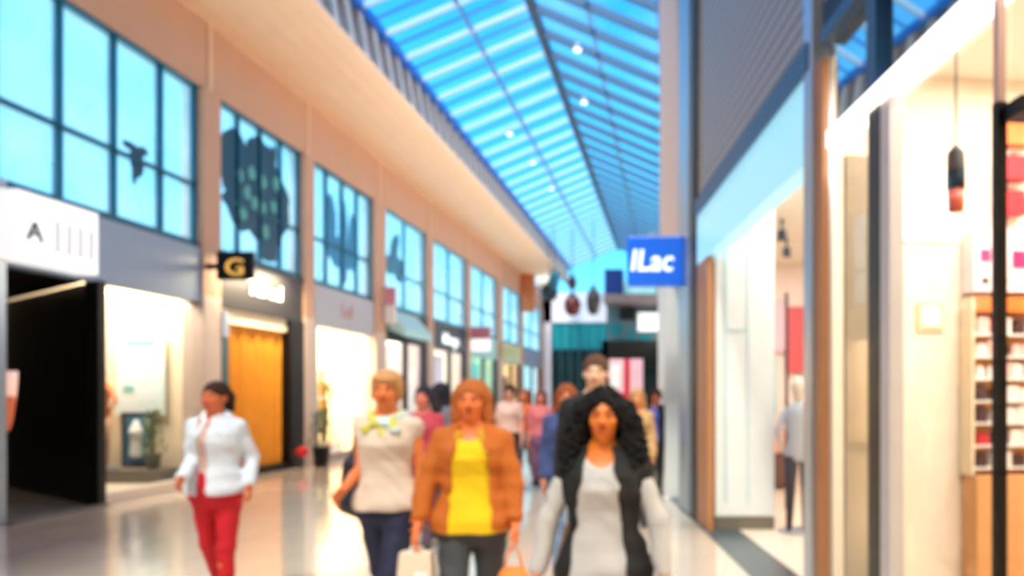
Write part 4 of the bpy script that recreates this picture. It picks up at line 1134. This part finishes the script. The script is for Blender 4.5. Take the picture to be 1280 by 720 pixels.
    if tp:
        g = garment(tp.get('grow', .012), tp.get('hem', .86), tp.get('sleeve', 2.0), tp.get('flare', .02))
        nk = tp.get('neck', 'round')
        if nk == 'round': g.ell((0, -.03, 1.47), (.072, .09, .055), .01, 's')
        elif nk == 'scoop': g.ell((0, -.09, 1.44), (.075, .11, .085), .01, 's')
        elif nk == 'vee': g.cap((0, -.14, 1.26), (0, -.06, 1.50), .012, .085, .01, 's')
        g.fn(folds(tp.get('fold', .004), 3 + H), *ALL, mode='d')
        g.build(tp.get('name', 'shirt'), mat('cloth_%d_%d_%d' % tp['col'], tp['col'], 0.85, noise=.07, scale=40, bump=.15), root, hc, xf)
    if jacket:
        jk = dict(jacket)
        g = garment(jk.get('grow', .030), jk.get('hem', .90), jk.get('sleeve', 1.9), jk.get('flare', .01), shoulder=.012)
        g.ell((0, -.02, 1.50), (.075, .10, .07), .01, 's')
        op = jk.get('open', None)
        if op:           # (half width at the hem, half width at the chest)
            def cut(P, op=op):
                wv = np.interp(P[:, 2], [jk.get('hem', .9), 1.25, 1.46], [op[0], op[1], .055])
                return np.maximum(np.abs(P[:, 0] - op[2]) - wv, P[:, 1] + .02)
            g.fn(cut, *ALL, k=.012, mode='s')
        g.fn(folds(jk.get('fold', .005), 5 + H), *ALL, mode='d')
        mj = mat('cloth_%d_%d_%d' % jk['col'], jk['col'], 0.8, noise=.08, scale=30, bump=.2)
        jo = g.build(jk.get('name', 'jacket'), mj, root, hc, xf)
        if jk.get('collar'):
            c_ = SD()
            for sx in (1, -1):
                c_.cap((sx * .060, -.075, 1.39), (sx * .095, -.128, 1.29), .020, .010, .02)
                c_.cap((sx * .055, -.065, 1.40), (sx * .075, .01, 1.455), .020, .024, .02).cap((sx * .075, .01, 1.455), (0, .065, 1.47), .024, .024, .02)
            c_.build('collar', mat('cloth_%d_%d_%d' % jk['collar'], jk['collar'], .8), jo, hc, xf)
    if scarf:
        c_ = SD(); rr = random.Random(5)
        for k in range(14):
            a = 2 * math.pi * k / 14; a2 = 2 * math.pi * (k + 1) / 14
            r0 = .026 + .006 * rr.random()
            f_ = lambda a: (.085 * math.sin(a), .005 - .078 * math.cos(a), 1.435 - .035 * max(0, math.cos(a)))
            c_.cap(f_(a), f_(a2), r0, r0, .015)
        c_.cap((.03, -.090, 1.40), (.085, -.105, 1.35), .026, .034, .03).cap((-.03, -.090, 1.40), (-.075, -.105, 1.355), .026, .032, .03).cap((.0, -.10, 1.385), (.02, -.120, 1.325), .026, .022, .03)
        c_.fn(folds(.006, 2, 60), *ALL, mode='d')
        c_.build('scarf', scarf_mat(scarf), root, hc, xf)
    # ---- hair
    g = SD()
    strands = lambda P: .0035 * np.sin(P[:, 0] * 190 + 3 * np.sin(P[:, 2] * 30)) * np.sin(P[:, 1] * 150 + P[:, 2] * 25)
    if hair in ('short', 'crop'):
        v_ = .010 if hair == 'short' else .004
        g.ell(hp(0, .020, .042), (.079 + v_, .100 + v_, .084 + v_), .02, R=RH)
        if hair == 'short':
            for sx in (1, -1): g.ell(hp(sx * .070, .010, -.005), (.022, .055, .050), .02, R=RH)
            g.cap(hp(-.05, -.072, .078), hp(.045, -.078, .070), .020, .026, .02)
            g.ell(hp(0, .055, -.03), (.070, .055, .060), .03, R=RH)
        g.ell(hp(0, -.105, -.012), (.060, .070, .058), .012, 's', R=RH)
        g.fn(lambda P: -((P - hp(0, 0, -.075)) @ RH[:, 2]) - 0.0, *ALL, mode='i')
    elif hair in ('bob', 'long'):
        g.ell(hp(0, .022, .040), (.090, .108, .092), .02, R=RH)
        zb = -.11 if hair == 'bob' else -.24
        for sx in (1, -1): g.cap(hp(sx * .072, .012, .02), hp(sx * .078, .02, zb), .034, .036, .03)
        g.cap(hp(0, .075, .0), hp(0, .080, zb), .060, .070, .04)
        g.ell(hp(0, -.105, -.030), (.056, .080, .082), .012, 's', R=RH)
        g.ell(hp(0, -.01, -.19), (.060, .07, .09), .012, 's')
    elif hair == 'curly':
        g.ell(hp(0, .025, .045), (.094, .110, .094), .02, R=RH)
        rr = random.Random(9)
        for sx in (1, -1):
            for k in range(11):
                zz = .03 - .034 * k
                spread = .082 + .055 * math.sin(min(1, k / 7) * 1.9)
                for yy in (-.02, .04):
                    g.ell(hp(sx * (spread + .012 * rr.random()), yy + .02 * rr.random(), zz), (.046 + .012 * rr.random(), .050, .046), .02)
        g.cap(hp(0, .075, .0), hp(0, .090, -.30), .080, .110, .04)
        g.ell(hp(0, -.105, -.020), (.056, .080, .088), .012, 's', R=RH)
        g.ell(hp(0, -.06, -.22), (.068, .10, .13), .012, 's')
        strands = lambda P: .011 * np.sin(P[:, 0] * 95 + 2 * np.sin(P[:, 2] * 60)) * np.sin(P[:, 2] * 85 + 2 * np.sin(P[:, 1] * 50)) + .004 * np.sin(P[:, 1] * 170)
    elif hair == 'bun':
        g.ell(hp(0, .022, .042), (.084, .102, .086), .02, R=RH)
        g.ell(hp(.0, .120, .010), (.050, .050, .055), .02, R=RH)
        g.cap(hp(.02, .12, 0), hp(.03, .13, -.10), .045, .030, .03)
        g.ell(hp(0, -.105, -.014), (.060, .072, .062), .012, 's', R=RH)
        g.fn(lambda P: -((P - hp(0, 0, -.11)) @ RH[:, 2]), *ALL, mode='i')
    elif hair == 'side':
        g.ell(hp(0, .022, .042), (.086, .106, .090), .02, R=RH)
        for k in range(6):
            g.ell(hp(.075 + .012 * k, .03, .03 - .028 * k), (.050, .055, .042), .02)
        g.ell(hp(-.072, .025, -.02), (.030, .05, .06), .02)
        g.ell(hp(0, -.105, -.020), (.057, .075, .075), .012, 's', R=RH)
    g.fn(strands, *ALL, mode='d')
    g.build('hair', mat('hair_%d_%d_%d' % hair_col, hair_col, .8, spec=.25, noise=.3, scale=60), root, hc, xf)
    M_ = Matrix.Translation(root.location) @ Matrix.Rotation(rz, 4, 'Z')
    hand = {sx: M_ @ Vector(P3(J['wr', sx] + J['hd', sx] * .115 + np.array([-sx * .014, 0, 0]))) for sx in (1, -1)}
    sho = {sx: M_ @ Vector(P3(J['sh', sx])) for sx in (1, -1)}
    return root, hand, sho

def floor_at(px, d): return ((px - 838) * d / FPX, d, 0)

# four women walking towards the camera
p1, h1, s1 = person('woman in a white jacket and red trousers walking past the shop windows', floor_at(270, 5.5), math.radians(14), H=1.62,
    legs=((4, 4), (-12, 22)), arms=((15, -18, 52), (0, 6, 60)), skin=(206, 104, 62), hair='bun', hair_col=(54, 32, 22), head_yaw=-22,
    top=dict(col=(196, 160, 150), grow=.010, hem=.88, sleeve=0.6, flare=.01, neck='scoop'),
    jacket=dict(col=(210, 216, 228), grow=.030, hem=.86, sleeve=1.85, open=(.035, .03, -.06), flare=.03, collar=(226, 230, 240), name='jacket'),
    trousers=(196, 8, 30), shoe=(60, 30, 30))
p2, h2, s2 = person('woman in a cream sleeveless top with a yellow scarf', floor_at(484, 4.7), math.radians(-4), H=1.70,
    legs=((18, 4), (-12, 30)), arms=((9, -6, 22), (6, -8, 70)), skin=(228, 124, 66), hair='short', hair_col=(206, 150, 100), head_yaw=10,
    top=dict(col=(220, 198, 180), grow=.020, hem=.86, sleeve=0.10, flare=.022, neck='round', name='top'), scarf=(216, 206, 96), trousers=(28, 32, 62), wide=1.06)
p3, h3, s3 = person('woman in a yellow top under an open orange brown jacket and dark grey trousers', floor_at(590, 4.25), math.radians(3), H=1.63,
    legs=((-12, 30), (16, 4)), arms=((13, 4, 10), (16, 8, 10)), skin=(230, 118, 58), hair='bob', hair_col=(178, 98, 48),
    top=dict(col=(240, 196, 10), grow=.014, fold=.003, hem=.83, sleeve=0.3, flare=.03, neck='scoop', name='top'),
    jacket=dict(col=(190, 98, 26), grow=.031, hem=.84, sleeve=1.72, open=(.115, .085, 0.01), flare=.035, collar=(206, 150, 24)),
    trousers=(62, 64, 70), wide=1.12)
p4, h4, s4 = person('woman with long black curly hair in a grey jumper and open black waistcoat', floor_at(755, 3.25), math.radians(-3), H=1.57,
    legs=((16, 4), (-12, 30)), arms=((20, 4, 6), (22, 6, 4)), skin=(222, 118, 42), hair='curly', hair_col=(16, 13, 13), head_yaw=4, head_pitch=0,
    top=dict(col=(190, 184, 182), grow=.018, hem=.80, sleeve=1.95, flare=.03, neck='scoop', name='jumper'),
    jacket=dict(col=(20, 18, 18), grow=.030, hem=.82, sleeve=0.12, open=(.135, .085, -.01), flare=.035, name='waistcoat'),
    trousers=(34, 38, 48), wide=1.02)
# others behind them
BG = 'shoppers in the background'
person('tall brown haired man right behind the woman with black curly hair', floor_at(745, 5.3), 0.0, H=1.82, sex='m', legs=((14, 4), (-12, 26)), skin=(234, 184, 152), hair='crop', hair_col=(96, 66, 48), fine=False,
    top=dict(col=(206, 204, 206), grow=.012, fold=.001, hem=.9, sleeve=1.9, neck='vee'), jacket=dict(col=(30, 28, 30), grow=.026, hem=.84, sleeve=1.95, open=(.06, .05, 0)), trousers=(40, 40, 46), group=BG)
pb, hB, sB = person('auburn haired woman in a navy jacket left of the woman with black curly hair', floor_at(708, 6.6), math.radians(8), H=1.63, legs=((-12, 26), (14, 4)), skin=(226, 130, 80), hair='bob', hair_col=(150, 78, 44), fine=False,
    top=dict(col=(200, 190, 200), grow=.012, hem=.88, sleeve=1.5), jacket=dict(col=(62, 76, 126), grow=.034, hem=.86, sleeve=1.9, open=(.04, .03, 0)), trousers=(110, 130, 160), group=BG)
person('fair haired woman in a tan coat between the curly haired and the blue shirted woman', floor_at(797, 9.0), 0.0, H=1.60, legs=((12, 4), (-12, 26)), skin=(226, 150, 100), hair='bob', hair_col=(190, 140, 90), fine=False,
    top=dict(col=(200, 160, 110), grow=.03, hem=.70, sleeve=1.9, neck='vee', name='coat'), trousers=(50, 46, 50), group=BG)
p8, h8, s8 = person('woman in a blue shirt and open black jacket beside the right hand pillars', floor_at(820, 11.4), math.radians(4), H=1.62, legs=((-10, 22), (14, 4)), skin=(220, 112, 70), hair='short', hair_col=(60, 36, 30), fine=False,
    top=dict(col=(96, 110, 214), grow=.016, hem=.88, sleeve=1.0), jacket=dict(col=(30, 32, 42), grow=.040, hem=.84, sleeve=1.9, open=(.07, .06, -.03), flare=.02), trousers=(24, 24, 32), group=BG)
person('woman in a dark pink top walking behind the two women in cream and yellow', floor_at(530, 7.4), math.radians(-6), H=1.62, legs=((12, 4), (-12, 26)), skin=(228, 130, 110), hair='side', hair_col=(48, 40, 46), fine=False,
    top=dict(col=(190, 66, 84), grow=.016, hem=.88, sleeve=0.6), trousers=(90, 70, 80), group=BG)
person('dark haired person in a grey coat turned away beside the woman in dark pink', floor_at(552, 8.3), math.radians(160), H=1.66, legs=((12, 4), (-12, 26)), skin=(214, 140, 110), hair='long', hair_col=(36, 36, 44), fine=False,
    top=dict(col=(110, 108, 120), grow=.03, hem=.75, sleeve=1.9, name='coat'), trousers=(40, 40, 50), group=BG)
person('dark haired person in black trousers and a pale pink top, leftmost of the far group', floor_at(637, 11.8), math.radians(4), H=1.68, legs=((12, 4), (-12, 26)), skin=(220, 150, 130), hair='short', hair_col=(48, 26, 26), fine=False,
    top=dict(col=(222, 180, 168), grow=.016, hem=.96, sleeve=0.6), trousers=(24, 22, 26), group=BG)
person('person in a rust orange top and grey trousers in the middle of the far group', floor_at(656, 12.4), math.radians(-8), H=1.62, legs=((-12, 26), (12, 4)), skin=(224, 130, 90), hair='bob', hair_col=(150, 90, 70), fine=False,
    top=dict(col=(214, 100, 50), grow=.02, hem=.98, sleeve=1.0), trousers=(150, 138, 146), group=BG)
person('person in a rose red top and mauve trousers, rightmost of the far group', floor_at(676, 12.0), math.radians(6), H=1.60, legs=((12, 4), (-12, 26)), skin=(220, 130, 110), hair='bob', hair_col=(110, 50, 50), fine=False,
    top=dict(col=(206, 110, 116), grow=.018, hem=.94, sleeve=1.0), trousers=(130, 80, 120), group=BG)

# ------------------------------------------------------------ bags they carry
def carrier(hand, w_, h_, d_, m, hm, label, drop=.10, lean=0.0):
    e = empty('shopping_bag', (hand.x, hand.y, hand.z - drop - h_), label, 'bag')
    MB().hexa([(-w_ / 2, -d_ / 2, 0), (w_ / 2, -d_ / 2, 0), (w_ / 2, d_ / 2, 0), (-w_ / 2, d_ / 2, 0),
               (-w_ * .40, -d_ * .3, h_), (w_ * .40, -d_ * .3, h_), (w_ * .40, d_ * .3, h_), (-w_ * .40, d_ * .3, h_)]).build('bag_body', m, e, bevel=.01)
    for sy in (-1, 1):
        MB().tube([(-w_ * .22, sy * d_ * .28, h_ - .02), (-w_ * .12, sy * .01, h_ + drop * .7), (0, 0, h_ + drop), (w_ * .12, sy * .01, h_ + drop * .7), (w_ * .22, sy * d_ * .28, h_ - .02)], .005, 6).build('handle', hm, e, smooth=True)
    return e
beige = mat('beige_paper', (232, 206, 184), .7)
b1 = carrier(h3[-1], .21, .30, .12, beige, M['white'], 'beige paper shopping bag held in the left of the picture by the woman in yellow', .03)
MB().box(.01, .08, -.068, -.058, .10, .20).build('white_label', M['white'], b1)
ob = empty('shopping_bag', (h3[1].x, h3[1].y, h3[1].z - .46), 'rounded orange shopping bag held by the woman in yellow', 'bag')
s_ = MB().lathe([(.10, 0), (.125, .05), (.125, .16), (.10, .27), (.06, .34)], n=24); s_.v = [(a, b * .5, c) for a, b, c in s_.v]
s_.build('bag_body', mat('orange_bag_cloth', (236, 128, 48), .7), ob, smooth=True)
MB().tube([(-.05, 0, .33), (-.03, 0, .42), (0, 0, .46), (.03, 0, .42), (.05, 0, .33)], .006, 6).build('handle', mat('orange_bag_cloth', (236, 128, 48), .7), ob, smooth=True)
def shoulder_bag(c, rx, ry, hz, m, strap_to, label):
    e = empty('shoulder_bag', (c.x, c.y, c.z), label, 'bag')
    g = SD().cap((-rx * .4, 0, hz * .35), (rx * .4, 0, hz * .35), ry * 1.0, ry * 1.0, .02).cap((-rx * .7, 0, -hz * .35), (rx * .7, 0, -hz * .35), ry * 1.2, ry * 1.2, .08)
    g.ell((0, 0, -.02), (rx, ry * 1.1, hz * .6), .05)
    g.build('bag_body', m, e, .010)
    a = strap_to - c
    for sx in (-1, 1):
        MB().tube([(sx * rx * .6, 0, hz * .4), (a.x * .5 + sx * .03, a.y * .5 - .02, a.z * .6), (a.x + sx * .012, a.y, a.z + .065)], .008, 6).build('strap', m, e, smooth=True)
    return e
navy_l = mat('navy_leather', (22, 26, 46), .5)
hs = s2[-1]
shoulder_bag(Vector((hs.x - .05, hs.y + .10, .98)), .13, .055, .34, navy_l, Vector((hs.x - .03, hs.y, hs.z)), 'navy shoulder bag at the side of the woman in the cream top')
hs = s4[-1]
shoulder_bag(Vector((hs.x + .03, hs.y + .22, .86)), .10, .045, .20, mat('brown_leather', (120, 84, 66), .5), Vector((hs.x + .06, hs.y + .07, hs.z)), 'brown shoulder bag behind the hip of the woman in the grey jumper')
hs = s8[1]
shoulder_bag(Vector((hs.x + .14, hs.y, .72)), .07, .04, .30, mat('tan_leather', (190, 140, 70), .5), Vector((hs.x + .03, hs.y, hs.z)), 'tan shoulder bag of the woman in the blue shirt')
